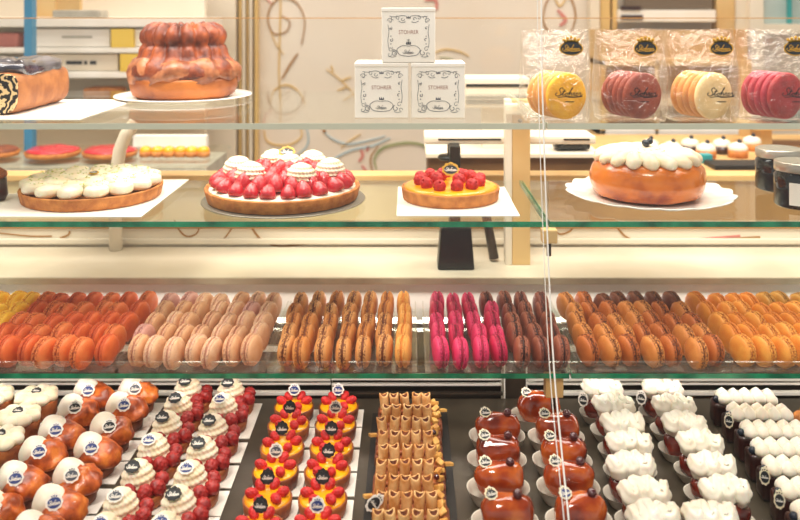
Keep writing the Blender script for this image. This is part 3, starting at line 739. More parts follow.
for i, (x, y) in enumerate(A7b):
    place('cream_baba', k7(i+50, 'ink' if i == 6 else None, 3), (x, y, Z_DECK+.0002), 'dark baba under white piped cream, right cream baba column, %s' % ('nearest' if i == 0 else ORD[i]+' from the front'), 'baba', 'cream babas', rot=(0, 0, -.1+rnd.uniform(-.07, .07)))

# K8 chocolate eclair with row of peaks
def k8(seed, pq):
    r_ = random.Random(seed)
    body = box(.098, .030, .036, .007, 3, True).disp(.0015, 60, seed).mesh('body', 'choc')
    g = Geo(); gb = Geo()
    for row in (0, 1):
        for i in range(5):
            pk = lathe([(0, -.003), (.009, -.003), (.0108, .002), (.010, .006), (.0065, .0105), (.003, .0135), (0, .0155)], 20, lambda a, r, z: (r*(1+.05*math.cos(7*a)), z))
            g.add(pk, T(-.032+i*.0175+r_.uniform(-.0008, .0008), -.0075+row*.015, r_.uniform(-.001, .001)))
    cr = g.mesh('cream_peaks', 'cream')
    kit = [P('body', body, T(0, 0, .0182)), P('cream_peaks', cr, T(0, 0, .0375)), P('blueberry', ball(.0052, 14, 10).mesh('blueberry', 'blueberry'), T(-.0445, -.006, .040))]
    if pq: kit.append(plaque(.0065, .009, 'ink', 'cream_ivory', T(-.0475, -.0165, .036) @ R(-.2, 0, -.3)))
    return kit
Y8 = [1.300, 1.250, 1.198, 1.149, 1.102, 1.050, 1.0]
for i, y in enumerate(sorted(Y8)):
    x = .522-(.002 if i > 4 else .005*(5-i)*.8)
    place('chocolate_eclair', k8(i+70, i in (1, 2, 5)), (x, y, Z_DECK), 'dark chocolate eclair with white cream peaks at right edge, %s' % ('nearest' if i == 0 else ORD[i]+' from the front'), 'eclair', 'chocolate eclairs', rot=(0, 0, -.04))
place('golden_puff', [P('choux', bread(.026, .022, .02, 5, 'crust'), T(0, 0, .0135)), P('sugar_top', ball(.016, 18, 10, 1, 1, .3).disp(.001, 90, 3).mesh('sugar_top', 'yellow'), T(0, 0, .032))], (.612, 1.275, Z_DECK), 'golden puff at the right edge beside the chocolate eclairs', 'cream puff')

# ================================================================== MID SHELF
ZM = Z_MID+.0002
# cream tart with zest
def big_crust(r, h, m='crust', name='crust', fl=60, amp=.006):
    return lathe([(0, 0), (r*.93, 0), (r*.965, .0015), (r, h*.9), (r*.995, h), (r*.965, h), (r*.95, h*.8), (0, h*.78)], 120, lambda a, rr, z: (rr*(1+amp*math.cos(fl*a)), z)).mesh(name, m)
CX1, CY1 = WX(92.5, 1.385), 1.385
solo('cake_card', box(.262, .275, .0015).mesh('cake_card', 'white'), (-.530, 1.392, ZM+.0008), 'square white card under the ivory meringue-like cream tart', 'card')
kit = [P('crust', big_crust(.112, .020))]
dm = []
for s in range(3):
    b = ball(1, 26, 14); b.v = [Vector((p.x*.0215, p.y*.0190, (p.z**.45 if p.z > 0 else p.z*.8)*.0100)) for p in b.v]; b.disp(.0016, 45, s+9); dm.append(b.mesh('cream_dollop', 'cream_ivory'))
for i in range(15):
    a = 2*PI*i/15+.1; kit.append(P('cream_dollop', rnd.choice(dm), T(.090*math.cos(a), .090*math.sin(a), .0255) @ R(0, 0, a) @ S(1.0, .98, 1.15)))
for i in range(9):
    a = 2*PI*i/9+.3; kit.append(P('cream_dollop', rnd.choice(dm), T(.057*math.cos(a), .057*math.sin(a), .0275) @ R(0, 0, a) @ S(1.1, 1.1, 1)))
for i in range(4):
    a = 2*PI*i/4+.3; kit.append(P('cream_dollop', rnd.choice(dm), T(.022*math.cos(a), .022*math.sin(a), .0285) @ R(0, 0, a) @ S(1.05, 1.05, .95)))
z = Geo()
for i in range(170):
    a = rnd.uniform(0, 2*PI); r = .1*math.sqrt(rnd.random()); L = rnd.uniform(.0018, .004)
    hgt = .0386 if r < .075 else .0386-(r-.075)*.09
    z.add(box(L, .0012, .0008), T(r*math.cos(a), r*math.sin(a), hgt+.0004) @ R(0, rnd.uniform(-.3, .3), rnd.uniform(0, 6)))
kit.append(P('lime_zest', z.mesh('lime_zest', 'zest'), None, kind='stuff'))
kit.append(plaque(.008, .005, 'ink', 'goldink', T(0, .006, .0395) @ R(-1.35, 0, 0)))
place('lime_cream_tart', kit, (CX1, CY1, ZM+.0016), 'large round tart covered in ivory cream dollops and lime zest', 'tart')
# strawberry tart
SX, SY = WX(283, 1.378), 1.378
solo('cake_board', lathe([(0, 0), (.132, 0), (.133, .001), (.132, .002), (0, .002)], 80).mesh('cake_board', 'silver'), (SX+.002, SY-.001, ZM), 'round silver board under the strawberry tart', 'cake board')
kit = [P('crust', big_crust(.126, .021, 'crust', fl=90, amp=.004)), P('custard', lathe([(0, .016), (.12, .016), (.118, .021), (.06, .026), (0, .028)], 60).mesh('custard', 'cream'))]
def strawb(seed, r=.0135):
    pr = [(0, 0), (r*.85, .0005), (r, r*.35), (r*.93, r*.8), (r*.7, r*1.25), (r*.4, r*1.6), (0, r*1.8)]
    g = lathe(pr, 22, lambda a, rr, z: (rr*(1+.06*noise.noise(Vector((math.cos(a)*1.5, math.sin(a)*1.5, z*60+seed)))), z)); g.v = [Vector((p.x, p.y*.8, p.z)) for p in g.v]
    return g.mesh('strawberry', 'berry')
SB = [strawb(i, .0148+.0012*(i % 2)) for i in range(4)]
for ring, (rr, n, zz, tl) in enumerate([(.107, 23, .0205, .45), (.082, 18, .026, .3), (.059, 14, .030, .2), (.034, 8, .032, .15), (.010, 3, .034, .1)]):
    for i in range(n):
        a = 2*PI*(i+.5*(ring % 2))/n+rnd.uniform(-.04, .04)
        kit.append(P('strawberry', rnd.choice(SB), T(rr*math.cos(a), rr*math.sin(a), zz) @ R(0, 0, a) @ R(0, -tl+rnd.uniform(-.15, .15), rnd.uniform(-.3, .3)) @ S(1, 1, rnd.uniform(.85, 1.05))))
SW = rosette(.0235, .027, 22, .7, 'cream_ivory', name='cream_swirl', am=.04)
for (x, y) in [(-.076, .012), (-.046, -.040), (.006, .034), (.036, -.052), (.078, -.006), (-.028, .078), (.04, .070), (-.012, -.005)][:7]:
    kit.append(P('cream_swirl', SW, T(x, y, .040) @ R(rnd.uniform(-.1, .1), rnd.uniform(-.1, .1), rnd.uniform(0, 6))))
kit.append(plaque(.014, .008, 'ink', 'goldink', T(0, .045, .068) @ R(-.7, 0, 0)))
place('strawberry_tart', kit, (SX, SY, ZM+.0021), 'large strawberry tart crowned with cream swirls, on silver board', 'tart')
# yellow tart
YX, YY = WX(450.5, 1.375), 1.375
solo('cake_card', box(.185, .205, .0015).mesh('cake_card', 'white'), (WX(454, 1.375), 1.362, ZM+.0008), 'white card under the yellow raspberry tart', 'card')
kit = [P('crust', big_crust(.080, .020, 'crust', fl=60)), P('custard', lathe([(0, .015), (.076, .0155), (.0765, .021), (.070, .0235), (.04, .0255), (0, .026)], 60).mesh('custard', 'yellow'))]
BRB = raspberry(.0100); BRS = raspberry(.0100, False)
for i in range(12):
    a = 2*PI*i/12+.15; rr = .050+rnd.uniform(-.008, .006)
    kit.append(P('raspberry', BRB if i % 3 else BRS, T(rr*math.cos(a), rr*math.sin(a), .0305) @ R(0, 0, a) @ R(rnd.uniform(-.3, .3), rnd.uniform(.6, 1.5), 0)))
for i in range(4):
    a = 2*PI*i/4+.5; kit.append(P('raspberry', BRS, T(.026*math.cos(a), .026*math.sin(a), .0355) @ R(1.2, 0, a)))
kit.append(plaque(.014, .0105, 'ink', 'goldink', T(.0, -.006, .0485) @ R(-.75, 0, 0)))
place('raspberry_tart', kit, (YX, YY, ZM+.0016), 'medium yellow custard tart ringed with raspberries, on white card', 'tart')
# ring cake with cream
RX, RY = WX(647, 1.392), 1.392
def doily():
    pr = [(0, .0), (.08, 0), (.10, .002), (.124, .006), (.132, .009), (.131, .0105), (.122, .0075), (.10, .0038), (.08, .0018), (0, .0018)]
    return lathe(pr, 168, lambda a, r, z: (r*(1+(.045*abs(math.cos(9*a)) if r > .11 else 0)), z+(.0012*math.cos(18*a) if r > .11 else 0)+(.0012 if r > .11 else 0))).mesh('doily_plate', 'plate')
solo('scalloped_plate', doily(), (RX+.003, RY, ZM), 'white scalloped plate under the cream-topped ring cake', 'plate')
body = lathe([(0, .002), (.070, .001), (.085, .006), (.0935, .022), (.0945, .036), (.090, .05), (.080, .060), (.060, .064), (.03, .058), (.02, .03), (0, .028)], 80).disp(.0022, 26, 4).mesh('cake', 'savarin')
kit = [P('cake', body, T(0, 0, -.0002))]
def petal(L, w, h, seed):
    b = ball(1, 18, 12); out = []
    for p in b.v:
        t = (p.x+1)/2; out.append(Vector((p.x*L/2, p.y*w/2*(.45+.75*t)*(1+.06*math.cos(9*p.z)), p.z*h/2*(.5+.6*t)-.006*t*t)))
    b.v = out; return b.disp(.0007, 80, seed).mesh('cream_petal', 'cream_ivory')
PT = [petal(.068, .030, .027, i) for i in range(3)]
for i in range(17):
    a = 2*PI*i/17; kit.append(P('cream_petal', PT[i % 3], T(.056*math.cos(a), .056*math.sin(a), .0705) @ R(0, 0, a+.35) @ R(.25, .05, 0)))
kit.append(P('cream_petal', rosette(.03, .018, 12, 1.2, 'cream_ivory'), T(0, 0, .066)))
for k in range(3): kit.append(P('blueberry', ball(.0055, 12, 8).mesh('blueberry', 'blueberry'), T(-.004+.007*(k % 2), -.004*k-.002, .088+.003*(k == 1))))
place('cream_ring_cake', kit, (RX, RY, ZM+.0021), 'glossy amber ring cake topped with radiating cream petals', 'cake')
# jars
def jar(r, h, lidh):
    b = lathe([(0, 0), (r*.9, 0), (r, .003), (r, h*.86), (r*.94, h*.93), (r*.9, h), (0, h)], 40).mesh('glass_body', 'jar')
    l = lathe([(0, h-.002), (r*.98, h-.002), (r*1.0, h), (r*1.0, h+lidh-.001), (r*.97, h+lidh), (r*.8, h+lidh-.0005), (0, h+lidh-.0005)], 60, lambda a, rr, z: (rr*(1+.004*math.cos(40*a)), z)).mesh('lid', 'lid')
    g = Geo(); n = 12
    for i in range(n+1):
        a = -PI/2-.5+1.0*i/n
        for zz in (h*.12, h*.72): g.v.append(Vector(((r+.0004)*math.cos(a), (r+.0004)*math.sin(a), zz)))
    for i in range(n): g.face((2*i, 2*i+2, 2*i+3, 2*i+1))
    return [P('glass_body', b), P('lid', l), P('paper_label', g.mesh('paper_label', 'white'), R(0, 0, -.34))]
place('jam_jar', jar(.0385, .058, .013), (WX(800, 1.33), 1.33, ZM), 'dark jar with silver lid and white label, nearer the right edge', 'jar')
place('jam_jar', [p for p in jar(.0385, .058, .013)[:2]], (WX(779, 1.455), 1.455, ZM), 'dark jar with silver lid, behind the labelled jar', 'jar')
# pastry at far left of mid shelf
place('chocolate_pastry', [P('body', lathe([(0, 0), (.022, 0), (.026, .01), (.024, .036), (0, .04)], 30).disp(.002, 70, 3).mesh('body', 'choc')), P('topping', ball(.024, 24, 14, 1, 1, .5).disp(.004, 90, 1).mesh('topping', 'crust_mid'), T(0, 0, .042))],
      (WX(-9, 1.36), 1.36, ZM+.0018), 'dark chocolate pastry cut by the left edge beside the cream tart', 'pastry')
solo('cake_card', box(.05, .1, .0015).mesh('cake_card', 'white'), (WX(-9, 1.36)-.012, 1.36, ZM+.0008), 'white card under the dark chocolate pastry at the left edge', 'card')

# ================================================================== TOP SHELF
ZT = Z_TOP+.0002
# marbled loaf
solo('cake_card', box(.20, .28, .0015).mesh('cake_card', 'white'), (-.602, 1.42, ZT+.0008), 'white card under the marbled loaf cake', 'card')
def loaf():
    n = 24; sec = []
    for i in range(n):
        t = 2*PI*i/n; c, s = math.cos(t), math.sin(t)
        x = math.copysign(abs(c)**.45, c)*.052*(1-.0+.06*max(s, -1)); z = math.copysign(abs(s)**.5, s)*.034; sec.append((x, z))
    g = Geo(); K = 14
    for k in range(K+1):
        y = .2*k/K; e = 1-(.06 if k in (0, K) else 0)
        for x, z in sec: g.v.append(Vector((x*e, y, z*e+.034)))
    for k in range(K):
        for i in range(n): g.face((k*n+i, k*n+(i+1) % n, (k+1)*n+(i+1) % n, (k+1)*n+i))
    g.face([K*n+i for i in range(n)]); g.disp(.0018, 40, 2)
    face = prism([(x*.94, z*.94+.034) for x, z in sec], .004)
    return g.mesh('loaf_body', 'loaf'), face.mesh('cut_face', M['marble'])
lb, lf = loaf()
tp = ball(1, 40, 24); e_ = lambda v, k: math.copysign(abs(v)**k, v)
tp.v = [Vector((e_(p.x, .5)*.051, e_(p.y, .45)*.096, e_(p.z, .7)*.016)) for p in tp.v]; tp.disp(.008, 45, 5); tp = tp.mesh('glaze', 'navy_wrap')
place('marbled_loaf_cake', [P('loaf_body', lb), P('cut_face', lf, T(0, -.003, 0)), P('glaze', tp, T(0, .10, .069))], (-.664, 1.325, ZT+.0016), 'marbled loaf cake with dark glaze at the left edge', 'cake')
# fluted cake on plate
KX, KY = WX(184, 1.6), 1.6
solo('cake_plate', lathe([(0, 0), (.085, 0), (.12, .004), (.128, .0065), (.127, .008), (.118, .0065), (.085, .0025), (0, .0025)], 80).mesh('cake_plate', 'plate'), (KX, KY, ZT), 'round white plate under the tall fluted cake', 'plate')
foot = lathe([(0, 0), (.084, 0), (.094, .007), (.0995, .02), (.1012, .034), (.099, .040), (.0, .040)], 80).disp(.002, 30, 1).mesh('foot', 'kugel_base')
def kf(a, r, z):
    k = max(0, min(1, (z-.050)/.035)); f = abs(math.cos(8*a+(z-.06)*4))**.7*2-1.2
    return r*(1+.075*k*f), z+.006*max(0, (z-.115)/.02)*f
bd = lathe([(0, .038), (.099, .038), (.1015, .046), (.1, .058), (.093, .067), (.084, .074), (.080, .082), (.078, .09), (.075, .096), (.071, .1005), (.0745, .105), (.076, .112), (.075, .121), (.068, .131), (.054, .137), (.036, .134), (.018, .110), (0, .10)], 160, kf).disp(.0025, 45, 3).mesh('fluted_crown', 'kugel')
sg = lathe([(0, .05), (.1015, .044), (.1022, .052), (.0985, .062), (.089, .0725), (0, .07)], 90, lambda a, r, z: (r*(1.004 if z < .05 else 1), z-(.010+.016*noise.noise(Vector((math.cos(a)*2.2, math.sin(a)*2.2, 3))) if z < .05 else 0))).disp(.009, 24, 8).mesh('sugar_crust', 'sugar')
place('fluted_cake', [P('foot', foot), P('fluted_crown', bd), P('sugar_crust', sg)], (KX, KY, ZT+.0028), 'tall brown fluted cake with pale foot, on white plate', 'cake')
# printed boxes
def boxprint(w):
    line = Geo(); h = w*.5
    def rb(p, ww=.0007): line.add(ribbon(smoothpts(p, 4), ww, .0002))
    def sp(cx, cz, r, a0, a1, ww=.0006, r1=.3): line.add(ribbon(spiral(cx, cz, r, r*r1, a0, a1, 18), ww, .0002))
    for sx in (-1, 1):
        e = .031*sx
        rb([(e, -.018), (e*1.03, -.006), (e*.98, .006), (e*1.03, .018)])
        sp(e*.93, .024, .0042, 0 if sx > 0 else PI, (2.2*PI)*(1 if sx > 0 else -1)+(0 if sx > 0 else PI)); sp(e*.80, .0285, .0036, -1, 4*sx)
        sp(e*.90, -.020, .0040, 1, 6.5*sx); sp(e*.72, -.026, .0050, 2, 7.5*sx, .0009); sp(e*.95, -.0285, .0035, 0, 5*sx)
        sp(e*.52, .0285, .0036, 2, 2-5*sx); sp(e*.30, .0265, .0034, 0, 5*sx); sp(e*.90, .012, .0028, 1, 5*sx)
        sp(e*.86, -.006, .0028, 1, 5*sx, .0009)
        rb([(e*.12, .031), (e*.35, .032), (e*.65, .030), (e*.95, .031)]); rb([(e*.15, .0225), (e*.32, .021), (e*.5, .0235)])
        rb([(e*.42, -.016), (e*.58, -.021), (e*.45, -.0285), (e*.2, -.0305), (0, -.031)], .0008); rb([(e*.42, -.016), (e*.25, -.0145), (0, -.0155)], .0006)
        rb([(e*.62, -.031), (e*.8, -.0325), (e*1.0, -.031)])
        for zz in (-.012, 0, .012, .022): line.add(ball(.0009, 6, 4, 1, .3, 1), T(e*.88, .0001, zz))
    for cz, s in ((.0285, 1), (-.012, 1.15)):
        for k in (-1, 0, 1): line.add(prism([(k*.0022*s-.0012*s, 0), (k*.0028*s, .0032*s), (k*.0022*s+.0012*s, 0)], .0002), T(0, 0, cz))
        line.add(box(.0068*s, .0002, .0009), T(0, .0001, cz-.0006))
    line.add(script_geo(.0052, .07), T(-.0005, 0, -.0245))
    return line.mesh('printed_ornament', 'blueline')
BW = .083
BP = boxprint(BW); BT = Geo().add(text_geo('STOHRER', .0078), S(.92, 1, 1.1)).mesh('printed_name', 'redink')
BB = box(BW, BW, .0845, .0012, 2).mesh('carton', 'white'); BL = box(BW+.0012, BW+.0012, .006, .001).mesh('carton_lid', 'white')
bk = [P('carton', BB, T(0, 0, .0425)), P('carton_lid', BL, T(0, 0, .0824)), P('printed_ornament', BP, T(0, -BW/2-.0003, .0415)), P('printed_name', BT, T(0, -BW/2-.0003, .0475))]
YBX = 1.302+BW/2
place('pastry_box', bk, (WX(381.5, 1.302), YBX, ZT), 'white printed box, lower left of the stack of three', 'box', 'white printed pastry boxes')
place('pastry_box', bk, (WX(438.2, 1.302), YBX, ZT), 'white printed box, lower right of the stack of three', 'box', 'white printed pastry boxes')
bk2 = list(bk)+[P('clasp', Geo().add(text_geo('田', .006) if False else box(.005, .0003, .0005), T(0, 0, .0012)).add(box(.0005, .0003, .005)).add(box(.005, .0003, .0005), T(0, 0, -.0022)).mesh('clasp', 'ink'), T(0, -BW/2-.0004, .0345))]
place('pastry_box', bk2, (WX(408.5, 1.302), YBX, ZT+.0858), 'white printed box on top of the two others', 'box', 'white printed pastry boxes')
# cellophane bags of round biscuits
def disc(m, seed):
    r = .0355
    return lathe([(0, -.0055), (r*.9, -.0055), (r, -.002), (r*1.0, .002), (r*.92, .005), (r*.6, .006), (0, .0062)], 48, lambda a, rr, z: (rr*(1+.012*noise.noise(Vector((math.cos(a)*3, math.sin(a)*3, seed)))), z)).disp(.0006, 120, seed).mesh('biscuit', m)
BM = [('yellow', mat('bisc_y', '#f0a800', .6, c2='#f8bc10', ns=60, bump=.5, bs=200)), ('red-brown', mat('bisc_b', '#7e2a14', .5, c2='#9c3c1c', ns=60, bump=.4, bs=200)),
      ('pale cream', mat('bisc_c', '#f3cd8e', .6, c2='#f8dba6', ns=60, bump=.3, bs=200)), ('crimson', mat('bisc_r', '#ae0a1c', .5, c2='#920818', ns=60, bump=.4, bs=200))]
STM = [mat('bisc_s1', '#e2a252', .6), BM[1][1], mat('bisc_s3', '#e6a45a', .6, c2='#d08a44', ns=40), mat('bisc_s4', '#a81030', .5)]
def bagmesh(seed, hw=.0515, hh=.138):
    g = Geo(); n = 72; K = 30
    for k in range(K+1):
        t = k/K; z = hh*t
        d = .052*(1-max(0, (t-.5)/.5)**1.0*.93) if t > .5 else .052
        d *= .9+.1*min(1, t*8); w = hw*(.94+.06*min(1, t*6))
        for i in range(n):
            a = 2*PI*i/n; c, s = math.cos(a), math.sin(a)
            x = math.copysign(abs(c)**.55, c)*w; y = math.copysign(abs(s)**.4, s)*d
            wr = noise.noise(Vector((x*55+seed, z*40, y*55)))*.0028*min(1, t*4)+noise.noise(Vector((x*25+z*60, z*30, seed)))*.002*min(1, t*4)
            g.v.append(Vector((x, y+wr, z+(.0035*noise.noise(Vector((x*60, seed, 0))) if k == K else 0))))
    for k in range(K):
        for i in range(n): g.face((k*n+i, k*n+(i+1) % n, (k+1)*n+(i+1) % n, (k+1)*n+i))
    g.face([i for i in range(n)])
    return g.mesh('film', 'film')
LET = Geo().add(script_geo(.0125, .095, .25, 4)).add(box(.013, .0003, .0014), T(.001, 0, -.0130)).mesh('lettering', 'ink')
def sticker():
    pl = Geo().add(prism([(.0180*math.cos(2*PI*i/40), .0112*math.sin(2*PI*i/40)) for i in range(40)], .0004))
    for k in range(-2, 3):
        pl.add(prism([(k*.0045-.0021, .007), (k*.0056, .0172-abs(k)*.0018), (k*.0045+.0021, .007)], .0004))
        pl.add(ball(.0024, 8, 6, 1, .4, 1), T(k*.0056, .0002, .0165-abs(k)*.0018))
    pl.add(box(.022, .0004, .005), T(0, .0002, .0105))
    ov = prism([(.0160*math.cos(2*PI*i/40), .0095*math.sin(2*PI*i/40)) for i in range(40)], .0004)
    return pl.mesh('sticker', 'goldink'), ov.mesh('oval', 'ink')
ST, OV = sticker(); HW = script_geo(.0085, .10).mesh('handwriting', 'goldink')
BY = 1.302
for b, (px, sxp, sname) in enumerate([(559, 571, 'yellow'), (636, 645, 'red-brown'), (708, 721, 'pale cream'), (781, 795, 'crimson')]):
    yf = 1.262; X = WX(px, yf); 
    ydep = .042
    kit = [P('film', bagmesh(b*7.3)), P('sticker', ST, T(WX(sxp, yf)-X, -.042, WZ(47, yf)-ZT-.002) @ R(0, .0, .0), [P('oval', OV, T(0, -.0005, 0)), P('handwriting', HW, T(0, -.0009, 0))]),
           P('lettering', LET, T(WX(sxp-4, yf)-X, -.0560, WZ(92, yf)-ZT))]
    place('biscuit_bag', kit, (X, BY, ZT), 'clear cellophane bag holding the %s biscuits' % sname, 'bag', 'cellophane biscuit bags')
    A = .42; nd = 5
    fx, fy = X+.0135, BY-.024
    for k in range(nd):
        x = fx-math.sin(A)*.0125*k*1.05; y = fy+math.cos(A)*.0125*k
        m = BM[b][1] if k == 0 else STM[b]
        solo('round_biscuit', disc(m, b*10+k), (x, y, ZT+.0372), '%s round biscuit in its cellophane bag, %s' % (sname, 'foremost' if k == 0 else NTH[k]+' behind the front one' if False else NTH[k]+' from the front'), 'biscuit',
             '%s biscuits in the bag' % sname, rot=(PI/2+.03, 0, A+(0 if k else -.0)))

# ================================================================== BACKGROUND THINGS
# weighing scale on the ledge
YS = 1.60
X0 = WX(455, 1.575)
g = Geo()
foot = box(.062, .05, .078, .004); foot.v = [Vector((p.x*(1-2.6*p.z), p.y, p.z)) for p in foot.v]
pan = box(.19, .10, .012, .004)
kit = [P('base', foot.mesh('base', 'black'), T(0, -.092, .039)), P('column', box(.02, .05, .16, .002).mesh('column', 'black'), T(0, -.06, .142)),
       P('platform', box(.33, .09, .016, .005).mesh('platform', 'cream_paint'), T(.108, .0, .227), label='pale flat weighing platform'),
       P('slot', box(.12, .002, .003).mesh('slot', 'black'), T(.03, -.0455, .229)), P('slot', box(.05, .002, .003).mesh('slot', 'black'), T(.235, -.0455, .229)),
       P('knob', Geo().add(tube([(0, 0, 0), (0, 0, -.022)], .004)).add(lathe([(0, -.022), (.020, -.022), (.023, -.026), (.020, -.031), (0, -.031)], 24)).mesh('knob', 'black'), T(-.008, -.032, .219))]
place('weighing_scale', kit, (X0, 1.655, LEDGE_Z), 'counter scale with black base standing on the stone ledge', 'scale')
XX = WX(492, 1.6)
solo('metal_strut', tube([(XX+.004, 1.595, LEDGE_Z+.004), (XX-.020, 1.625, 1.262)], .009, 10).mesh('metal_strut', 'darksteel'), (0, 0, 0), 'dark slanting metal strut right of the scale base', 'strut')
# wood unit behind parapet with till display
YW = 1.80
place('wooden_unit', [slabP('body', WX(428, YW), WX(600, YW), YW, YW+.18, 0, WZ(157.5, YW), 'brownwood', .002), bgP('top_board', 426, 602, 154, 158, YW-.01, .2, 'cream_paint', .001)], (0, 0, 0), 'brown wooden unit behind the post and the yellow tart', 'cabinet')
kit = [bgP('housing', 465, 530, 78, 108, YW+.03, .1, 'cream_paint', .004), bgP('slot', 466, 528, 84, 87, YW+.028, .002, 'black'), bgP('display_strip', 466, 526, 94, 99, YW+.028, .002, 'grey'),
       bgP('slot', 466, 526, 100, 104, YW+.028, .002, 'black'), slabP('stand', WX(485, YW), WX(512, YW), YW+.06, YW+.10, WZ(154, YW-.01)+.0004, WZ(107, YW+.03), 'cream_paint')]
place('till_display', kit, (0, 0, 0), 'cream till display with black slots right of the printed boxes', 'till')
place('black_holder', [P('body', box(.075, .04, .03, .01, 3, True).disp(.006, 40, 2).mesh('body', 'black'), T(0, 0, .015)), P('strap', tube([(-.03, -.021, .01), (0, -.024, .03), (.03, -.021, .012)], .004).mesh('strap', 'black'))],
      (WX(575, YW), YW+.04, WZ(154, YW-.01)+.0003), 'black crumpled pouch on the wooden unit beside the glass seam', 'pouch')
# far left cabinet
YL = 2.62
cab = [bgP('back_panel', -90, 205, -40, 190, YL+.25, .03, 'cream_paint'), bgP('shelf_board', -90, 205, 18, 27, YL, .25, 'white', .002), bgP('shelf_board', -90, 205, 48, 53, YL, .25, 'white', .002),
       bgP('shelf_board', -90, 205, 72, 78, YL, .25, 'white', .002), bgP('shelf_board', -90, 205, 104, 112, YL, .25, 'cream_paint', .002),
       bgP('wood_panel', 33, 55, -40, 17, YL+.1, .02, 'gold_wood'), bgP('wood_panel', 56, 80, -40, 17, YL+.11, .02, 'gold_wood'),
       bgP('drawer', 36, 110, 29, 47, YL+.02, .2, 'white', .004), bgP('drawer', 134, 200, 29, 47, YL+.02, .2, 'white', .004),
       bgP('drawer', 36, 118, 54, 71, YL+.02, .2, 'cream_paint', .004), bgP('drawer', 142, 200, 54, 71, YL+.02, .2, 'white', .004)]
for (a, b) in [(47, 60), (66, 82), (84, 87), (90, 96)]: cab.append(bgP('dark_slot', a, b, 61, 64.5, YL+.018, .002, 'ink'))
cab.append(bgP('dark_slot', 62, 92, 36, 38, YL+.018, .002, 'grey'))
place('wall_cabinet', cab, (0, 0, 0), 'white shelved cabinet far behind the fluted cake and loaf', 'cabinet')
bgslab('yellow_tag', 111, 133, 29, 47.8, YL, .02, 'yellow_tag', label='upper square yellow tag on the far white cabinet', cat='tag')
bgslab('yellow_tag', 120, 140, 54, 71.8, YL, .02, 'yellow_tag', label='lower square yellow tag on the far white cabinet', cat='tag')
slab('blue_post', WX(24, 2.45), WX(32, 2.45), 2.45, 2.48, 0, 1.75, 'blue', label='slim blue post far behind the loaf cake', cat='post')
bgslab('bread_loaf', 82, 119, 88, 103.8, YL+.05, .08, 'crust', .012, label='golden loaf far behind between loaf cake and fluted cake', cat='bread')
bgslab('pink_parcel', -12, 18, 33, 47.8, YL+.05, .1, 'rose', .01, label='pink parcel on the far cabinet at the left edge', cat='parcel')
bgslab('paper_bundle', 52, 100, 10, 17.8, YL+.01, .08, 'grey', .005, label='pale bundle on the top far shelf, left of the yellow tag', cat='bundle')
# far counter with tarts
ZF = 1.2125
YF = 2.12
slab('far_counter', WX(-60, YF), WX(206, YF), YF, YF+.3, ZF-.012, ZF, 'shelf_glass', label='glass counter top far left carrying the small red tarts', cat='counter')
place('low_cabinet', [bgP('grey_front', -60, 206, 168, 186, YF+.02, .24, 'grey'), bgP('white_rail', -60, 206, 172, 178, YF-.01, .02, 'white')], (0, 0, 0), 'grey counter base with white rail, far left', 'counter base')
bgslab('far_rail', 133, 206, 136, 147, YF+.25, .03, 'white', label='white rail above the far yellow pastries', cat='rail')
def mini(r, h, cm, tm, seed): return [P('crust', lathe([(0, 0), (r*.95, 0), (r, h), (0, h)], 30).mesh('crust', cm)), P('topping', ball(r*.95, 30, 14, 1, 1, h*.9/r).disp(r*.05, 60, seed).mesh('topping', tm), T(0, 0, h*1.15))]
for px, r, l in [(53, .072, 'far red fruit tart behind the lime cream tart, left one'), (110, .072, 'far red fruit tart behind the lime cream tart, beside the strut'), (-4, .06, 'far dark tart at the left edge')]:
    place('fruit_tart', mini(r, .012, 'crust', 'berry' if px > 0 else 'crust_dark', px), (WX(px, YF+.12), YF+.12, ZF+.0003), l, 'tart')
for i in range(6):
    place('yellow_cake', mini(.017, .014, 'crust', 'yellow', i), (WX(146+i*11.5, YF+.1), YF+.1, ZF+.0003), 'small yellow-topped cake on far counter, %s from the left' % NTH[i], 'cake', 'far yellow cakes')
solo('curved_strut', Geo().add(tube([(WX(133, 1.66), 1.67, WZ(123, 1.67)), (WX(124, 1.66), 1.67, WZ(135, 1.67)), (WX(118, 1.66), 1.67, WZ(150, 1.67)), (WX(114, 1.66), 1.67, WZ(178, 1.67)), (WX(114, 1.66), 1.67, LEDGE_Z+.001)], .013, 12)).mesh('curved_strut', 'cream_paint'), (0, 0, 0), 'cream curved strut behind the lime cream tart', 'strut')
# far right display
slab('far_counter', WX(600, YF), WX(900, YF), YF-.1, YF+.5, ZF-.03, ZF, 'gold_wood', .003, label='gold wooden counter behind the ring cake', cat='counter')
place('low_cabinet', [slabP('front', WX(602, YF), WX(900, YF), YF-.08, YF+.45, .0, ZF-.031, 'brownwood')], (0, 0, 0), 'brown base of the wooden counter far right', 'counter base')
for i, (px, yy) in enumerate([(672, .10), (690, .16), (706, .08), (722, .15), (738, .09), (650, .15), (752, .2)]):
    Yq = YF+yy
    kit = mini(.026, .02, 'choc' if i % 2 else 'crust', 'cream', i)+[P('blueberry', ball(.006, 10, 8).mesh('blueberry', 'blueberry'), T(.002, -.005, .0425))]
    place('cream_cake', kit, (WX(px, Yq), Yq, ZF+.0003), 'small white cream cake on the far counter, %s from the left' % ['second', 'third', 'fourth', 'fifth', 'sixth', 'first', 'seventh'][i], 'cake', 'far cream cakes')
slab('black_tray', WX(702, YF), WX(755, YF), YF-.09, YF-.01, ZF+.0003, ZF+.012, 'black_card', .002, label='black tray on the far counter left of the jars', cat='tray')
slab('teal_box', WX(699, YF), WX(713, YF), YF+.0, YF+.03, ZF+.0003, ZF+.022, 'teal', .002, label='small teal box among the far cream cakes', cat='box')
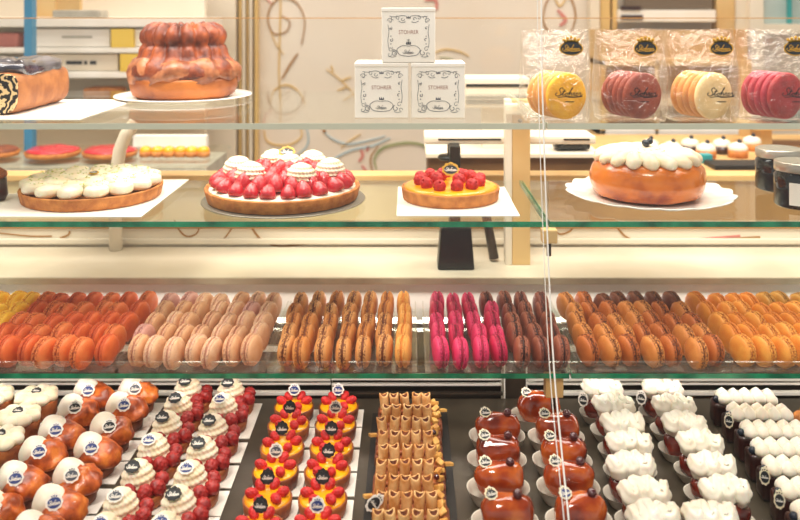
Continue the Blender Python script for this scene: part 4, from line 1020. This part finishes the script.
for i, px in enumerate([776, 800]): 
    Yq = YF+.3
    place('dark_bread', [P('crust', bread(.045, .03, .022, i, 'choc', 'crust'), T(0, 0, .012)), P('tray', box(.1, .07, .004).mesh('tray', 'crust_mid'), T(0, 0, -.004))], (WX(px, Yq), Yq, ZF+.07), 'dark glazed bun on the far raised shelf, %s' % ('left one' if i == 0 else 'right one'), 'bun', 'far dark buns')
slab('raised_shelf', WX(742, YF+.3), WX(900, YF+.3), YF+.22, YF+.38, ZF+.052, ZF+.064, 'gold_wood', .002, label='raised gold shelf far behind the jars', cat='shelf')
slab('shelf_support', WX(756, YF+.3), WX(766, YF+.3), YF+.26, YF+.34, ZF+.0003, ZF+.0518, 'gold_wood', label='short gold support under the far raised shelf', cat='support')
bgslab('slanting_batten', 741, 752, 60, 165, YF+.45, .02, 'gold_wood', .002, label='gold batten rising behind the far cream cakes', cat='batten')
# far right wall windows and shelving
place('framed_window', [bgP('pane', 625, 712, -60, 9, YB+.0, .02, 'darkwin'), bgP('frame', 619, 716, 10, 22, YB-.03, .05, 'white', .003), bgP('sill_mark', 621, 641, 6, 10, YB-.035, .004, 'choc'), bgP('sill_mark', 621, 643, 15, 20, YB-.035, .004, 'choc')], (0, 0, 0), 'dark framed window far behind the red-brown biscuit bag', 'window')
place('framed_window', [bgP('pane', 764, 900, -60, 24, YB+.0, .02, 'winglass'), bgP('frame', 750, 764, -60, 110, YB-.03, .05, 'cream_paint', .003), bgP('mullion', 789, 792, -60, 24, YB-.02, .02, 'teal', .001), bgP('frame', 764, 900, 24, 34, YB-.03, .05, 'cream_paint')], (0, 0, 0), 'pale window with teal mullion at the top right', 'window')
place('wood_shelving', [bgP('back', 601, 748, 30, 180, YB-.02, .02, 'gold_wood'), bgP('board', 601, 748, 60, 66, YB-.2, .18, 'gold_wood', .002), bgP('board', 601, 748, 100, 106, YB-.2, .18, 'gold_wood', .002), bgP('board', 601, 748, 130, 137, YB-.2, .18, 'white', .002),
      bgP('side', 601, 606, 30, 180, YB-.2, .18, 'gold_wood', .002), bgP('side', 655, 659, 30, 180, YB-.2, .18, 'gold_wood', .002), bgP('side', 744, 748, 30, 180, YB-.2, .18, 'gold_wood', .002)], (0, 0, 0), 'gold wooden shelving on the far wall behind the biscuit bags', 'shelving')

# ================================================================== LIGHT
w = bpy.data.worlds.new('world'); SC.world = w; w.use_nodes = True
bg = w.node_tree.nodes['Background']; bg.inputs[1].default_value = 1.0
# the street outside: bright facades opposite, darker sky slot above and pavement below
_n = w.node_tree.nodes; _l = w.node_tree.links; _t = _n.new('ShaderNodeTexCoord'); _s = _n.new('ShaderNodeSeparateXYZ'); _r = _n.new('ShaderNodeValToRGB')
_l.new(_t.outputs['Generated'], _s.inputs[0]); _m = _n.new('ShaderNodeMath'); _m.operation = 'MULTIPLY_ADD'; _m.inputs[1].default_value = .5; _m.inputs[2].default_value = .5
_l.new(_s.outputs['Z'], _m.inputs[0]); _l.new(_m.outputs[0], _r.inputs[0]); _l.new(_r.outputs[0], bg.inputs[0])
def _c(v): return (v, v*.96, v*.90, 1)
_e = _r.color_ramp.elements; _e[0].position = .30; _e[0].color = _c(.3); _e[1].position = .46; _e[1].color = _c(.42)
for p_, v_ in ((.56, .62), (.66, .6), (.74, .3), (.80, .16), (.95, .16)):
    q_ = _e.new(p_); q_.color = _c(v_)
def area(name, loc, rot, sx, sy, e, col=(1, .935, .87)):
    l = bpy.data.lights.new(name, 'AREA'); l.shape = 'RECTANGLE'; l.size = sx; l.size_y = sy; l.energy = e; l.color = col
    o = bpy.data.objects.new(name, l); COL.objects.link(o); o.location = loc; o.rotation_euler = rot; return o
area('case_lamp', (0, 1.36, 2.05), (math.radians(-8), 0, 0), 2.2, .45, 22)
area('shop_lamp', (-.8, 2.35, 2.9), (0, 0, 0), 1.2, .5, 22)
area('shop_lamp', (1.0, 2.35, 2.9), (0, 0, 0), 1.2, .5, 22)
area('ledge_fill_light', (0, 1.487, 1.104), (math.radians(-25), 0, 0), 2.2, .008, 1.3)  # added fill, no known fixture; brightens back macaron rows and white panel
area('deck_fill_light', (0, 1.29, 1.066), (math.radians(14), 0, 0), 2.2, .01, 1.3)  # added fill below the macaron shelf, lifts rails and rear pastries
sl = bpy.data.lights.new('daylight', 'SUN'); sl.energy = 1.8; sl.angle = math.radians(16); sl.color = (1, .94, .86)
so = bpy.data.objects.new('daylight', sl); COL.objects.link(so); so.location = (0, -2, 5); so.rotation_euler = (math.radians(31), 0, math.radians(-14))
SC.view_settings.view_transform = 'Standard'; SC.view_settings.look = 'None'; SC.view_settings.gamma = 1; SC.view_settings.use_curve_mapping = False
SC.view_settings.exposure = 0.17
try:
    SC.cycles.transparent_max_bounces = 32
except Exception: pass
